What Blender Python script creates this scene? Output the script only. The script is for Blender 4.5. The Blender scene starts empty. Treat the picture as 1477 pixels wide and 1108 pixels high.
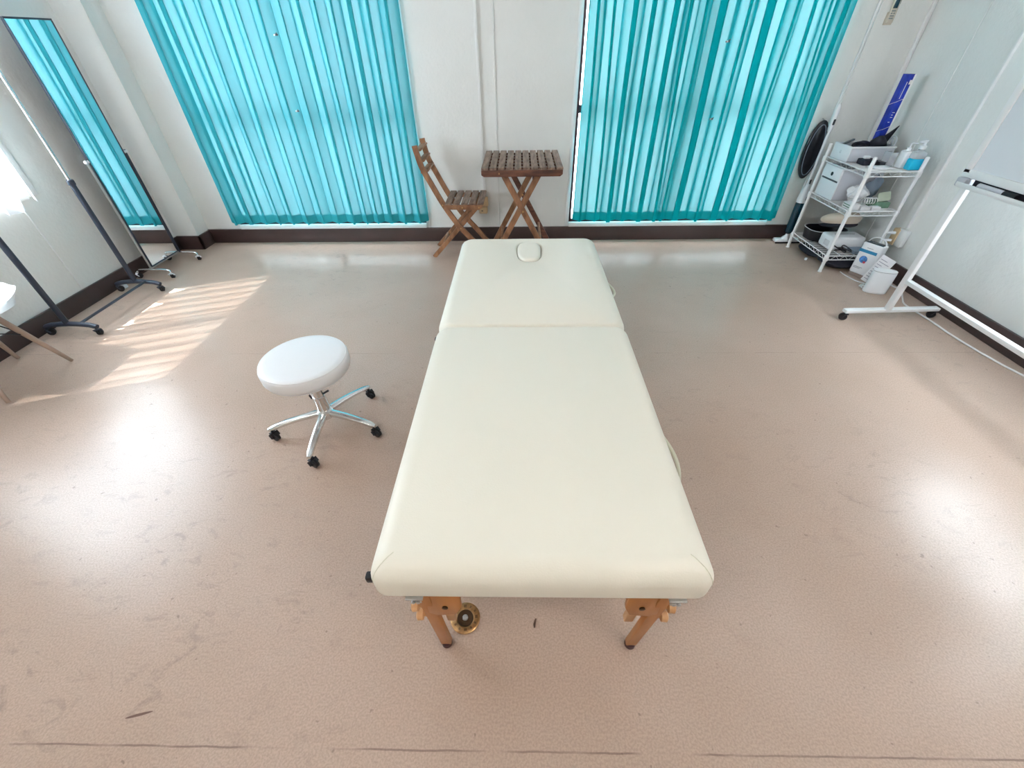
import bpy, bmesh, math, random
from mathutils import Vector, Matrix
random.seed(4)
PI = math.pi
V = Vector
sc = bpy.context.scene
COL = sc.collection

# ------------------------------------------------------------------ materials
MATS = {}
def mat(name, col, rough=0.5, metal=0.0, var=0.0, vscale=20, bump=0.0, bscale=60, stretch=(1, 1, 1), col2=None, spec=0.5, coat=0.0):
    if name in MATS: return MATS[name]
    m = bpy.data.materials.new(name); m.use_nodes = True
    nt = m.node_tree; b = nt.nodes['Principled BSDF']
    b.inputs['Base Color'].default_value = (*col, 1)
    b.inputs['Roughness'].default_value = rough
    b.inputs['Metallic'].default_value = metal
    b.inputs['Specular IOR Level'].default_value = spec
    b.inputs['Coat Weight'].default_value = coat
    tc = nt.nodes.new('ShaderNodeTexCoord'); mp = nt.nodes.new('ShaderNodeMapping')
    mp.inputs['Scale'].default_value = stretch
    nt.links.new(tc.outputs['Object'], mp.inputs[0])
    if var > 0 or col2:
        n = nt.nodes.new('ShaderNodeTexNoise'); n.inputs['Scale'].default_value = vscale; n.inputs['Detail'].default_value = 5
        nt.links.new(mp.outputs[0], n.inputs['Vector'])
        r = nt.nodes.new('ShaderNodeValToRGB')
        r.color_ramp.elements[0].position = 0.35; r.color_ramp.elements[1].position = 0.68
        r.color_ramp.elements[0].color = (*(col2 or [c * (1 - var) for c in col]), 1)
        r.color_ramp.elements[1].color = (*[min(1, c * (1 + var)) for c in col], 1)
        nt.links.new(n.outputs['Fac'], r.inputs[0]); nt.links.new(r.outputs[0], b.inputs['Base Color'])
    if bump > 0:
        n2 = nt.nodes.new('ShaderNodeTexNoise'); n2.inputs['Scale'].default_value = bscale; n2.inputs['Detail'].default_value = 3
        nt.links.new(mp.outputs[0], n2.inputs['Vector'])
        bp = nt.nodes.new('ShaderNodeBump'); bp.inputs['Strength'].default_value = bump; bp.inputs['Distance'].default_value = 0.004
        nt.links.new(n2.outputs['Fac'], bp.inputs['Height']); nt.links.new(bp.outputs[0], b.inputs['Normal'])
    MATS[name] = m
    return m

WALL = mat('wall_paint', (0.80, 0.80, 0.775), 0.6, var=0.02, vscale=3, bump=0.55, bscale=45)
CEIL = mat('ceiling_paint', (0.86, 0.86, 0.85), 0.8)
TRIMW = mat('white_trim', (0.83, 0.83, 0.82), 0.4)
BASE = mat('brown_vinyl_base', (0.060, 0.036, 0.034), 0.35, var=0.15, vscale=5)
MAROON = mat('maroon_frame', (0.05, 0.012, 0.018), 0.35)
CREAM = mat('cream_leatherette', (0.85, 0.81, 0.71), 0.42, bump=0.12, bscale=260)
CREAM2 = mat('cream_strap', (0.70, 0.67, 0.54), 0.6)
BEECH = mat('beech', (0.50, 0.205, 0.055), 0.38, col2=(0.40, 0.15, 0.036), vscale=18, stretch=(1, 1, 0.15), var=0.08)
BEECHL = mat('beech_pale', (0.66, 0.36, 0.17), 0.45, var=0.08, vscale=14)
RUB = mat('black_rubber', (0.012, 0.011, 0.014), 0.5)
RUBBR = mat('dark_rubber_foot', (0.05, 0.012, 0.014), 0.5)
CHROME = mat('chrome', (0.78, 0.79, 0.80), 0.14, 1.0)
STEEL = mat('zinc_steel', (0.55, 0.57, 0.58), 0.3, 1.0)
WHITEV = mat('white_vinyl', (0.83, 0.835, 0.86), 0.38, bump=0.05, bscale=200)
BRASS = mat('brass', (0.50, 0.30, 0.14), 0.34, 1.0, var=0.2, vscale=90)
BRASSM = mat('brass_worn', (0.24, 0.145, 0.075), 0.45, 0.8)
BRASSD = mat('brass_dark', (0.10, 0.06, 0.035), 0.4, 0.9)
TEAK = mat('weathered_slat', (0.27, 0.185, 0.14), 0.6, col2=(0.145, 0.09, 0.066), var=0.25, vscale=10, stretch=(5, 0.7, 5), bump=0.2, bscale=50)
TEAKL = mat('oiled_acacia', (0.36, 0.175, 0.088), 0.45, col2=(0.20, 0.088, 0.042), var=0.12, vscale=9, stretch=(2.5, 3, 1.2))
TEAKD = mat('dark_acacia', (0.16, 0.062, 0.036), 0.45, col2=(0.07, 0.026, 0.018), var=0.2, vscale=9, stretch=(1, 3, 5))
WPAINT = mat('white_powder_coat', (0.86, 0.86, 0.87), 0.35)
WPLAS = mat('white_plastic', (0.84, 0.85, 0.88), 0.32)
GPLAS = mat('grey_plastic', (0.55, 0.56, 0.62), 0.3)
LGREY = mat('light_grey', (0.62, 0.63, 0.66), 0.4)
DGREY = mat('dark_grey', (0.10, 0.11, 0.13), 0.4)
NAVY = mat('black_fabric', (0.010, 0.010, 0.022), 0.7, bump=0.3, bscale=40)
BLACKP = mat('black_plastic', (0.012, 0.012, 0.018), 0.3)
TEALB = mat('dark_teal_plastic', (0.008, 0.045, 0.075), 0.18)
BLUEBOX = mat('blue_print', (0.012, 0.035, 0.42), 0.25, var=0.3, vscale=14)
BLUEST = mat('blue_stripe', (0.02, 0.26, 0.50), 0.4)
BLUED = mat('blue_disc', (0.06, 0.20, 0.48), 0.4, var=0.5, vscale=60)
REDD = mat('red_print', (0.5, 0.05, 0.08), 0.4)
BEIGE = mat('beige_bakelite', (0.62, 0.46, 0.27), 0.35)
BEIGEC = mat('beige_cushion', (0.66, 0.56, 0.46), 0.6)
PAPER = mat('paper', (0.80, 0.78, 0.80), 0.7)
INK = mat('ink', (0.34, 0.33, 0.38), 0.7)
GREENP = mat('green_pouch', (0.16, 0.30, 0.20), 0.5, var=0.15, vscale=30)
GREENL = mat('pale_green', (0.50, 0.56, 0.44), 0.5)
BAGW = mat('crinkled_bag', (0.78, 0.79, 0.82), 0.25, bump=0.6, bscale=50)
GCLOTH = mat('grey_cloth', (0.20, 0.25, 0.32), 0.8, bump=0.5, bscale=50)
RACKM = mat('rack_black_steel', (0.035, 0.045, 0.07), 0.35)
WOODL = mat('pale_chair_wood', (0.46, 0.33, 0.26), 0.5, var=0.1, vscale=15)
BOARD = mat('whiteboard_steel', (0.74, 0.77, 0.82), 0.16)
CONC = mat('outside_concrete', (0.55, 0.55, 0.53), 0.9, var=0.1)
PINK = mat('pink_stuff', (0.45, 0.22, 0.24), 0.5)
REMOTE = mat('remote_beige', (0.60, 0.54, 0.45), 0.45)
LCD = mat('dark_lcd', (0.01, 0.045, 0.07), 0.15)
KEYG = mat('remote_keys', (0.22, 0.26, 0.26), 0.5)
SAND = mat('cardboard', (0.33, 0.25, 0.22), 0.8)
CRUMB = mat('dry_leaf', (0.12, 0.06, 0.04), 0.8)
WCORD = mat('white_cord', (0.80, 0.79, 0.78), 0.4)

def mirror_mat():
    m = bpy.data.materials.new('mirror_glass'); m.use_nodes = True
    b = m.node_tree.nodes['Principled BSDF']
    b.inputs['Base Color'].default_value = (0.90, 0.93, 0.94, 1); b.inputs['Metallic'].default_value = 1; b.inputs['Roughness'].default_value = 0.01
    return m
MIRROR = mirror_mat()

def glass_mat():
    m = bpy.data.materials.new('window_glass'); m.use_nodes = True
    nt = m.node_tree; nt.nodes.clear()
    o = nt.nodes.new('ShaderNodeOutputMaterial'); mx = nt.nodes.new('ShaderNodeMixShader')
    t = nt.nodes.new('ShaderNodeBsdfTransparent'); g = nt.nodes.new('ShaderNodeBsdfGlossy'); g.inputs['Roughness'].default_value = 0.02
    lw = nt.nodes.new('ShaderNodeLayerWeight'); f = nt.nodes.new('ShaderNodeMapRange')
    f.inputs[1].default_value = 0.55; f.inputs[2].default_value = 1.0; f.inputs[3].default_value = 0.05; f.inputs[4].default_value = 0.6
    nt.links.new(lw.outputs['Facing'], f.inputs[0])
    t.inputs['Color'].default_value = (0.95, 0.97, 0.97, 1)
    nt.links.new(f.outputs[0], mx.inputs[0]); nt.links.new(t.outputs[0], mx.inputs[1]); nt.links.new(g.outputs[0], mx.inputs[2])
    nt.links.new(mx.outputs[0], o.inputs[0])
    return m
GLASS = glass_mat()

def clear_mat(name, col, mixf, rough=0.1):
    m = bpy.data.materials.new(name); m.use_nodes = True
    nt = m.node_tree; b = nt.nodes['Principled BSDF']; o = nt.nodes['Material Output']
    b.inputs['Base Color'].default_value = (*col, 1); b.inputs['Roughness'].default_value = rough
    t = nt.nodes.new('ShaderNodeBsdfTransparent'); t.inputs['Color'].default_value = (*[0.5 + 0.5 * c for c in col], 1)
    mx = nt.nodes.new('ShaderNodeMixShader'); mx.inputs[0].default_value = mixf
    nt.links.new(t.outputs[0], mx.inputs[1]); nt.links.new(b.outputs[0], mx.inputs[2]); nt.links.new(mx.outputs[0], o.inputs[0])
    return m
CLEARP = clear_mat('clear_plastic', (0.85, 0.87, 0.9), 0.35)
FROST = clear_mat('frosted_plastic', (0.70, 0.72, 0.79), 0.85, 0.3)
BLUEGEL = clear_mat('blue_liquid', (0.02, 0.62, 0.95), 0.9)

def fabric_mat(name, col, tcol, tmix, weave=900):
    m = bpy.data.materials.new(name); m.use_nodes = True
    nt = m.node_tree; nt.nodes.clear()
    o = nt.nodes.new('ShaderNodeOutputMaterial')
    d = nt.nodes.new('ShaderNodeBsdfDiffuse'); t = nt.nodes.new('ShaderNodeBsdfTranslucent'); mx = nt.nodes.new('ShaderNodeMixShader')
    tc = nt.nodes.new('ShaderNodeTexCoord'); n = nt.nodes.new('ShaderNodeTexNoise'); n.inputs['Scale'].default_value = weave; n.inputs['Detail'].default_value = 2
    nt.links.new(tc.outputs['Object'], n.inputs['Vector'])
    r = nt.nodes.new('ShaderNodeValToRGB'); r.color_ramp.elements[0].position = 0.3; r.color_ramp.elements[1].position = 0.7
    r.color_ramp.elements[0].color = (*[c * 0.9 for c in col], 1); r.color_ramp.elements[1].color = (*[min(1, c * 1.08) for c in col], 1)
    nt.links.new(n.outputs['Fac'], r.inputs[0]); nt.links.new(r.outputs[0], d.inputs['Color'])
    t.inputs['Color'].default_value = (*tcol, 1); mx.inputs[0].default_value = tmix
    nt.links.new(d.outputs[0], mx.inputs[1]); nt.links.new(t.outputs[0], mx.inputs[2]); nt.links.new(mx.outputs[0], o.inputs[0])
    return m
CURT1 = fabric_mat('teal_curtain_cloth', (0.06, 0.64, 0.76), (0.060, 0.095, 0.104), 0.40)
CURT2 = fabric_mat('turquoise_curtain_cloth', (0.004, 0.70, 0.80), (0.072, 0.105, 0.110), 0.40)

def sheer_mat():
    m = bpy.data.materials.new('white_sheer'); m.use_nodes = True
    nt = m.node_tree; nt.nodes.clear()
    o = nt.nodes.new('ShaderNodeOutputMaterial')
    d = nt.nodes.new('ShaderNodeBsdfDiffuse'); t = nt.nodes.new('ShaderNodeBsdfTranslucent'); tr = nt.nodes.new('ShaderNodeBsdfTransparent')
    d.inputs['Color'].default_value = (0.85, 0.87, 0.9, 1); t.inputs['Color'].default_value = (0.85, 0.88, 0.93, 1)
    m1 = nt.nodes.new('ShaderNodeMixShader'); m1.inputs[0].default_value = 0.65
    nt.links.new(d.outputs[0], m1.inputs[1]); nt.links.new(t.outputs[0], m1.inputs[2])
    lw = nt.nodes.new('ShaderNodeLayerWeight'); lw.inputs[0].default_value = 0.5          # threads close up when the cloth is seen aslant
    r = nt.nodes.new('ShaderNodeMapRange'); r.inputs[1].default_value = 0.15; r.inputs[2].default_value = 0.75; r.inputs[3].default_value = 0.20; r.inputs[4].default_value = 0.0
    nt.links.new(lw.outputs['Facing'], r.inputs[0])
    m2 = nt.nodes.new('ShaderNodeMixShader')
    nt.links.new(r.outputs[0], m2.inputs[0]); nt.links.new(m1.outputs[0], m2.inputs[1]); nt.links.new(tr.outputs[0], m2.inputs[2])
    nt.links.new(m2.outputs[0], o.inputs[0])
    return m
SHEER = sheer_mat()

def floor_mat():
    m = bpy.data.materials.new('vinyl_floor'); m.use_nodes = True
    nt = m.node_tree; b = nt.nodes['Principled BSDF']; L = nt.links.new
    tc = nt.nodes.new('ShaderNodeTexCoord')
    def noise(scale, detail=4, rough=0.55, vec=None, dist=0):
        n = nt.nodes.new('ShaderNodeTexNoise'); n.inputs['Scale'].default_value = scale; n.inputs['Detail'].default_value = detail
        n.inputs['Roughness'].default_value = rough; n.inputs['Distortion'].default_value = dist
        L(vec or tc.outputs['Object'], n.inputs['Vector']); return n.outputs['Fac']
    def ramp(f, p0, c0, p1, c1):
        r = nt.nodes.new('ShaderNodeValToRGB'); e = r.color_ramp.elements
        e[0].position = p0; e[1].position = p1; e[0].color = (*c0, 1); e[1].color = (*c1, 1); L(f, r.inputs[0]); return r.outputs[0]
    def mix(fac, a, bb, mode='MIX'):
        x = nt.nodes.new('ShaderNodeMix'); x.data_type = 'RGBA'; x.blend_type = mode
        if hasattr(fac, 'links'): L(fac, x.inputs[0])
        else: x.inputs[0].default_value = fac
        for s, i in ((a, 6), (bb, 7)):
            if hasattr(s, 'links'): L(s, x.inputs[i])
            else: x.inputs[i].default_value = (*s, 1)
        return x.outputs[2]
    def math_(op, a, bb=None, c=None):
        x = nt.nodes.new('ShaderNodeMath'); x.operation = op
        for i, s in enumerate((a, bb, c)):
            if s is None: continue
            if hasattr(s, 'links'): L(s, x.inputs[i])
            else: x.inputs[i].default_value = s
        return x.outputs[0]
    base = ramp(noise(1.3, 5), 0.32, (0.495, 0.362, 0.288), 0.70, (0.57, 0.43, 0.355))
    speck = ramp(noise(170, 2), 0.36, (0.80, 0.78, 0.76), 0.62, (1.05, 1.04, 1.03))
    c = mix(0.75, base, speck, 'MULTIPLY')
    # scuffs: dark streaks dragged across the floor
    mp = nt.nodes.new('ShaderNodeMapping'); mp.inputs['Scale'].default_value = (1.0, 1.7, 1); L(tc.outputs['Object'], mp.inputs[0])
    sc1 = ramp(noise(8.0, 9, 0.68, mp.outputs[0], 1.3), 0.54, (0, 0, 0), 0.78, (1, 1, 1))
    big = ramp(noise(0.7, 2), 0.40, (0, 0, 0), 0.66, (1, 1, 1))
    scf = math_('MULTIPLY', math_('MULTIPLY', sc1, big), 0.62)
    c = mix(scf, c, (0.17, 0.125, 0.10))
    spot = ramp(noise(34, 2), 0.715, (0, 0, 0), 0.745, (1, 1, 1))
    c = mix(math_('MULTIPLY', spot, 0.45), c, (0.13, 0.08, 0.06))
    # sheet joints
    sx = nt.nodes.new('ShaderNodeSeparateXYZ'); L(tc.outputs['Object'], sx.inputs[0])
    wob = math_('MULTIPLY', math_('SUBTRACT', noise(9, 3), 0.5), 0.008)
    def line(axis, at, w):
        v = math_('ABSOLUTE', math_('SUBTRACT', math_('ADD', axis, wob), at))
        return math_('LESS_THAN', v, w)
    j = math_('MAXIMUM', line(sx.outputs[1], 0.218, 0.0022), math_('MULTIPLY', line(sx.outputs[1], 2.07, 0.0022), 0.5))
    broken = ramp(noise(4, 2), 0.42, (0, 0, 0), 0.55, (1, 1, 1))
    c = mix(math_('MULTIPLY', math_('MULTIPLY', j, broken), 0.6), c, (0.15, 0.09, 0.075))
    # one brown gouge near the camera
    dx = math_('SUBTRACT', sx.outputs[0], -1.10); dy = math_('SUBTRACT', sx.outputs[1], 0.285)
    rx = math_('ADD', math_('MULTIPLY', dx, 0.97), math_('MULTIPLY', dy, 0.24)); ry = math_('SUBTRACT', math_('MULTIPLY', dy, 0.97), math_('MULTIPLY', dx, 0.24))
    el = math_('ADD', math_('POWER', math_('DIVIDE', rx, 0.036), 2), math_('POWER', math_('DIVIDE', ry, 0.0035), 2))
    c = mix(math_('MULTIPLY', math_('LESS_THAN', el, 1), 0.8), c, (0.10, 0.035, 0.03))
    L(c, b.inputs['Base Color'])
    b.inputs['Roughness'].default_value = 0.285
    b.inputs['Specular IOR Level'].default_value = 0.48
    h = math_('ADD', math_('MULTIPLY', noise(7, 4), 1.0), math_('MULTIPLY', noise(120, 2), 0.05))
    bp = nt.nodes.new('ShaderNodeBump'); bp.inputs['Strength'].default_value = 0.28; bp.inputs['Distance'].default_value = 0.006
    L(h, bp.inputs['Height']); L(bp.outputs[0], b.inputs['Normal'])
    return m
FLOORM = floor_mat()

# ------------------------------------------------------------------ mesh helpers
class MB:
    def __init__(s): s.bm = bmesh.new()
    def box(s, a, b, bev=0.0, seg=2, M=None):
        r = bmesh.ops.create_cube(s.bm, size=1.0); vs = r['verts']
        c = [(a[i] + b[i]) / 2 for i in range(3)]; d = [abs(b[i] - a[i]) for i in range(3)]
        for v in vs: v.co = V((c[0] + v.co.x * d[0], c[1] + v.co.y * d[1], c[2] + v.co.z * d[2]))
        if bev > 0:
            es = list({e for v in vs for e in v.link_edges})
            g = bmesh.ops.bevel(s.bm, geom=es, offset=min(bev, min(d) * 0.49), segments=seg, affect='EDGES', profile=0.5)
            vs = list({v for f in g['faces'] for v in f.verts} | {v for v in vs if v.is_valid})
        if M: bmesh.ops.transform(s.bm, matrix=M, verts=vs)
        return s
    def bar(s, p, q, w, t, up=(0, 0, 1), bev=0.002, ext=0.0):
        p, q = V(p), V(q); d = (q - p); L = d.length; z = d.normalized()
        x = V(up).cross(z)
        if x.length < 1e-5: x = V((1, 0, 0))
        x.normalize(); y = z.cross(x)
        M = Matrix(((x.x, y.x, z.x, p.x), (x.y, y.y, z.y, p.y), (x.z, y.z, z.z, p.z), (0, 0, 0, 1)))
        return s.box((-w / 2, -t / 2, -ext), (w / 2, t / 2, L + ext), bev, 2, M)
    def tube(s, pts, r, n=8, closed=False, cap=True):
        pts = [V(p) for p in pts]; N = len(pts)
        rs = r if isinstance(r, (list, tuple)) else [r] * N
        ref = None; rings = []
        for i, p in enumerate(pts):
            if closed: t = pts[(i + 1) % N] - pts[i - 1]
            else: t = pts[min(i + 1, N - 1)] - pts[max(i - 1, 0)]
            if t.length < 1e-9: t = V((0, 0, 1))
            t.normalize()
            if ref is None:
                ref = V((0, 0, 1)) if abs(t.z) < 0.9 else V((1, 0, 0))
            u = (ref - t * ref.dot(t))
            if u.length < 1e-5: u = t.orthogonal()
            u.normalize(); ref = u; w = t.cross(u)
            rings.append([s.bm.verts.new(p + (u * math.cos(a) + w * math.sin(a)) * rs[i]) for a in [2 * PI * k / n for k in range(n)]])
        m = N if closed else N - 1
        for i in range(m):
            A, B = rings[i], rings[(i + 1) % N]
            for k in range(n): s.bm.faces.new((A[k], A[(k + 1) % n], B[(k + 1) % n], B[k]))
        if cap and not closed:
            s.bm.faces.new(rings[0][::-1]); s.bm.faces.new(rings[-1])
        return s
    def lathe(s, prof, c=(0, 0, 0), n=24, M=None, cap=True, sx=1, sy=1):
        vs = []; rings = []
        for r, z in prof:
            ring = [s.bm.verts.new((r * math.cos(a) * sx, r * math.sin(a) * sy, z)) for a in [2 * PI * k / n for k in range(n)]]
            rings.append(ring); vs += ring
        for A, B in zip(rings, rings[1:]):
            for k in range(n): s.bm.faces.new((A[k], A[(k + 1) % n], B[(k + 1) % n], B[k]))
        if cap:
            s.bm.faces.new(rings[0][::-1]); s.bm.faces.new(rings[-1])
        T = Matrix.Translation(V(c)) @ (M or Matrix())
        bmesh.ops.transform(s.bm, matrix=T, verts=vs)
        return s
    def loops(s, rings, cap0=True, cap1=True):
        R = [[s.bm.verts.new(p) for p in ring] for ring in rings]; n = len(R[0])
        for A, B in zip(R, R[1:]):
            for k in range(n): s.bm.faces.new((A[k], A[(k + 1) % n], B[(k + 1) % n], B[k]))
        if cap0: s.bm.faces.new(R[0][::-1])
        if cap1: s.bm.faces.new(R[-1])
        return R
    def prism(s, poly, o, u, v, t, bev=0.0):
        o, u, v = V(o), V(u).normalized(), V(v).normalized(); w = u.cross(v)
        A = [s.bm.verts.new(o + u * a + v * b - w * t / 2) for a, b in poly]; B = [s.bm.verts.new(o + u * a + v * b + w * t / 2) for a, b in poly]
        n = len(A); fs = [s.bm.faces.new(A[::-1]), s.bm.faces.new(B)]
        for k in range(n): fs.append(s.bm.faces.new((A[k], A[(k + 1) % n], B[(k + 1) % n], B[k])))
        if bev > 0:
            es = list({e for f in fs for e in f.edges})
            bmesh.ops.bevel(s.bm, geom=es, offset=bev, segments=2, affect='EDGES', profile=0.5)
        return s
    def blob(s, c, r, seed=0, amp=0.2, freq=3, sub=3):
        g = bmesh.ops.create_icosphere(s.bm, subdivisions=sub, radius=1.0)
        rnd = random.Random(seed); ph = [(rnd.uniform(-1, 1), rnd.uniform(-1, 1), rnd.uniform(-1, 1), rnd.uniform(0, 6)) for _ in range(7)]
        for v in g['verts']:
            k = 1 + amp * sum(math.sin(freq * (a * v.co.x + b * v.co.y + cc * v.co.z) * 2 + p) for a, b, cc, p in ph) / 3
            v.co = V((c[0] + v.co.x * r[0] * k, c[1] + v.co.y * r[1] * k, c[2] + v.co.z * r[2] * k))
        return s

def root_loc(o):
    while o.parent: o = o.parent
    return o.location
def obj(name, mb, material, parent=None, label=None, smooth=35, loc=None):
    """links the collected shapes as ONE mesh object; coordinates given in world space"""
    bm = mb.bm if isinstance(mb, MB) else mb
    bmesh.ops.recalc_face_normals(bm, faces=bm.faces[:])
    if parent is not None: off = V(root_loc(parent))
    elif loc is not None: off = V(loc)
    else:
        xs = [v.co.x for v in bm.verts]; ys = [v.co.y for v in bm.verts]; zs = [v.co.z for v in bm.verts]
        off = V(((min(xs) + max(xs)) / 2, (min(ys) + max(ys)) / 2, min(zs)))
    bmesh.ops.translate(bm, verts=bm.verts[:], vec=-off)
    me = bpy.data.meshes.new(name); bm.to_mesh(me); bm.free()
    me.materials.append(material)
    if smooth:
        for p in me.polygons: p.use_smooth = True
        me.set_sharp_from_angle(angle=math.radians(smooth))
    o = bpy.data.objects.new(name, me); COL.objects.link(o)
    if parent is not None: o.parent = parent
    else: o.location = off
    if label: o['label'] = label
    return o
def thing(name, label, cat, loc, group=None):
    o = bpy.data.objects.new(name, None); o.empty_display_size = 0.05; COL.objects.link(o); o.location = loc
    return tag(o, label, cat, group)
def tag(o, label, cat, group=None):
    o['label'] = label; o['category'] = cat
    if group: o['group'] = group
    return o
def struct(name, mb, m, parent=None, smooth=35):
    o = obj(name, mb, m, parent, smooth=smooth, loc=None if parent else (0, 0, 0))
    if parent is None: o['kind'] = 'structure'
    return o
def caster(parent, c, r=0.022, yaw=0.0, wheelm=None, hub=True, stem_top=None, fork=None, name='caster'):
    """caster: fork (part) with wheel (sub-part); c = floor contact"""
    x, y, z = c; d = V((math.cos(yaw), math.sin(yaw), 0)); n = V((-d.y, d.x, 0))
    ctr = V((x, y, z + r))
    f = MB(); top = stem_top if stem_top is not None else z + 2 * r + 0.012
    f.tube([ctr - d * 0.012 + V((0, 0, r * 0.75)), (ctr.x - d.x * 0.012, ctr.y - d.y * 0.012, top)], 0.006, 8)
    for s_ in (-1, 1):
        f.bar(ctr - d * 0.014 + V((0, 0, r * 1.0)) + n * s_ * 0.0135, ctr + n * s_ * 0.0135, r * 1.0, 0.003, up=d, bev=0.001)
    f.bar(ctr - d * 0.014 + V((0, 0, r * 1.02)) + n * -0.015, ctr - d * 0.014 + V((0, 0, r * 1.02)) + n * 0.015, r * 0.8, 0.005, bev=0.001)
    fo = obj(name, f, fork or BLACKP, parent)
    w = MB(); M = Matrix(((d.x, 0, n.x, 0), (d.y, 0, n.y, 0), (0, 1, 0, 0), (0, 0, 0, 1)))
    for s_ in (-1, 1):
        z0, z1 = (0.0015, 0.011) if s_ > 0 else (-0.011, -0.0015)
        w.lathe([(r * 0.55, z0), (r * 0.9, z0), (r, z0 + 0.002), (r, z1 - 0.002), (r * 0.9, z1), (r * 0.55, z1)], ctr, 18, M)
    w.tube([ctr - n * 0.0165, ctr + n * 0.0165], 0.004, 8)
    obj('wheel', w, wheelm or RUB, fo)
    return fo

# ------------------------------------------------------------------ camera (pose solved from the room's vertical and horizontal lines)
F, P, YW, RO = 593.779, 0.695118, 0.0254303, -0.0171746
cp, sp = math.cos(P), math.sin(P)
R0 = Matrix(((1, 0, 0), (0, sp, cp), (0, cp, -sp)))
c_, s_ = math.cos(YW), math.sin(YW); Ry = Matrix(((c_, s_, 0), (-s_, c_, 0), (0, 0, 1)))
c_, s_ = math.cos(RO), math.sin(RO); Rr = Matrix(((c_, s_, 0), (-s_, c_, 0), (0, 0, 1)))
R = Rr @ (R0 @ Ry)
H = 1.48
cam = bpy.data.cameras.new('camera'); co = bpy.data.objects.new('camera', cam); COL.objects.link(co)
cam.sensor_fit = 'HORIZONTAL'; cam.sensor_width = 36; cam.lens = F * 36 / 1477; cam.clip_start = 0.02
rt, up, fw = R[0], R[1], R[2]
co.matrix_world = Matrix(((rt.x, up.x, -fw.x, 0), (rt.y, up.y, -fw.y, 0), (rt.z, up.z, -fw.z, H), (0, 0, 0, 1)))
sc.camera = co

# ------------------------------------------------------------------ room shell
XL, XR, YB, YF, ZC = -3.22, 2.90, 3.95, -2.6, 2.55
T = 0.16
fl = MB(); fl.box((XL - T, YF - T, -0.05), (XR + T, YB + T, 0)); struct('floor', fl, FLOORM, smooth=0)
ce = MB(); ce.box((XL - T, YF - T, ZC), (XR + T, YB + T, ZC + 0.1)); struct('ceiling', ce, CEIL, smooth=0)
W1 = (-2.66, -0.88, 0.185, 2.10); W2 = (0.455, 2.285, 0.185, 2.10)
def wall_holes(name, axis, lo, hi, at0, at1, holes):
    """wall made of slabs round its openings; holes = (a0,a1,z0,z1)"""
    m = MB()
    def slab(a0, a1, z0, z1):
        if a1 - a0 < 1e-4 or z1 - z0 < 1e-4: return
        if axis == 'x': m.box((a0, at0, z0), (a1, at1, z1))
        else: m.box((at0, a0, z0), (at1, a1, z1))
    cur = lo
    for a0, a1, z0, z1 in sorted(holes):
        slab(cur, a0, 0, ZC); slab(a0, a1, 0, z0); slab(a0, a1, z1, ZC); cur = a1
    slab(cur, hi, 0, ZC)
    struct(name, m, WALL, smooth=0)
W3 = (1.36, 2.80, 0.745, 2.12)
wall_holes('wall_back', 'x', XL - T, XR + T, YB, YB + T, [W1, W2])
wall_holes('wall_left', 'y', YF, YB, XL - T, XL, [W3])
W4 = (0.85, 1.95, 0.86, 2.12)
wall_holes('wall_right', 'y', YF, YB, XR, XR + T, [W4])
wall_holes('wall_front', 'x', XL - T, XR + T, YF - T, YF, [])
# corner column and pilaster
m = MB(); m.box((XL, 3.785, 0), (-2.995, YB, ZC)); struct('trim_1', m, WALL, smooth=0)
m = MB(); m.box((2.517, 3.925, 0), (2.705, YB, ZC)); struct('trim_2', m, WALL, smooth=0)
m = MB(); m.box((-0.200, 3.942, 0.13), (-0.186, YB, ZC), 0.003); struct('trim_3', m, WALL)
m = MB(); m.box((2.894, 3.478, 0.13), (XR, 3.492, ZC), 0.003); struct('trim_4', m, WALL)
m = MB(); m.box((XL, 2.722, 0.12), (XL + 0.006, 2.736, 0.745), 0.003); struct('trim_5', m, TRIMW)
# skirting
m = MB(); m.box((-2.995, 3.93, 0), (XR, YB, 0.128), 0.004); struct('baseboard_back', m, BASE)
m = MB(); m.box((XL, YF, 0), (XL + 0.02, 3.785, 0.118), 0.004); struct('baseboard_left', m, BASE)
m = MB(); m.box((XR - 0.02, YF, 0), (XR, 3.93, 0.128), 0.004); struct('baseboard_right', m, BASE)
m = MB(); m.box((XL + 0.02, 3.765, 0), (-2.975, 3.785, 0.125), 0.004); m.box((-2.995, 3.765, 0), (-2.975, 3.93, 0.125), 0.004); struct('baseboard_column', m, BASE)

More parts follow.
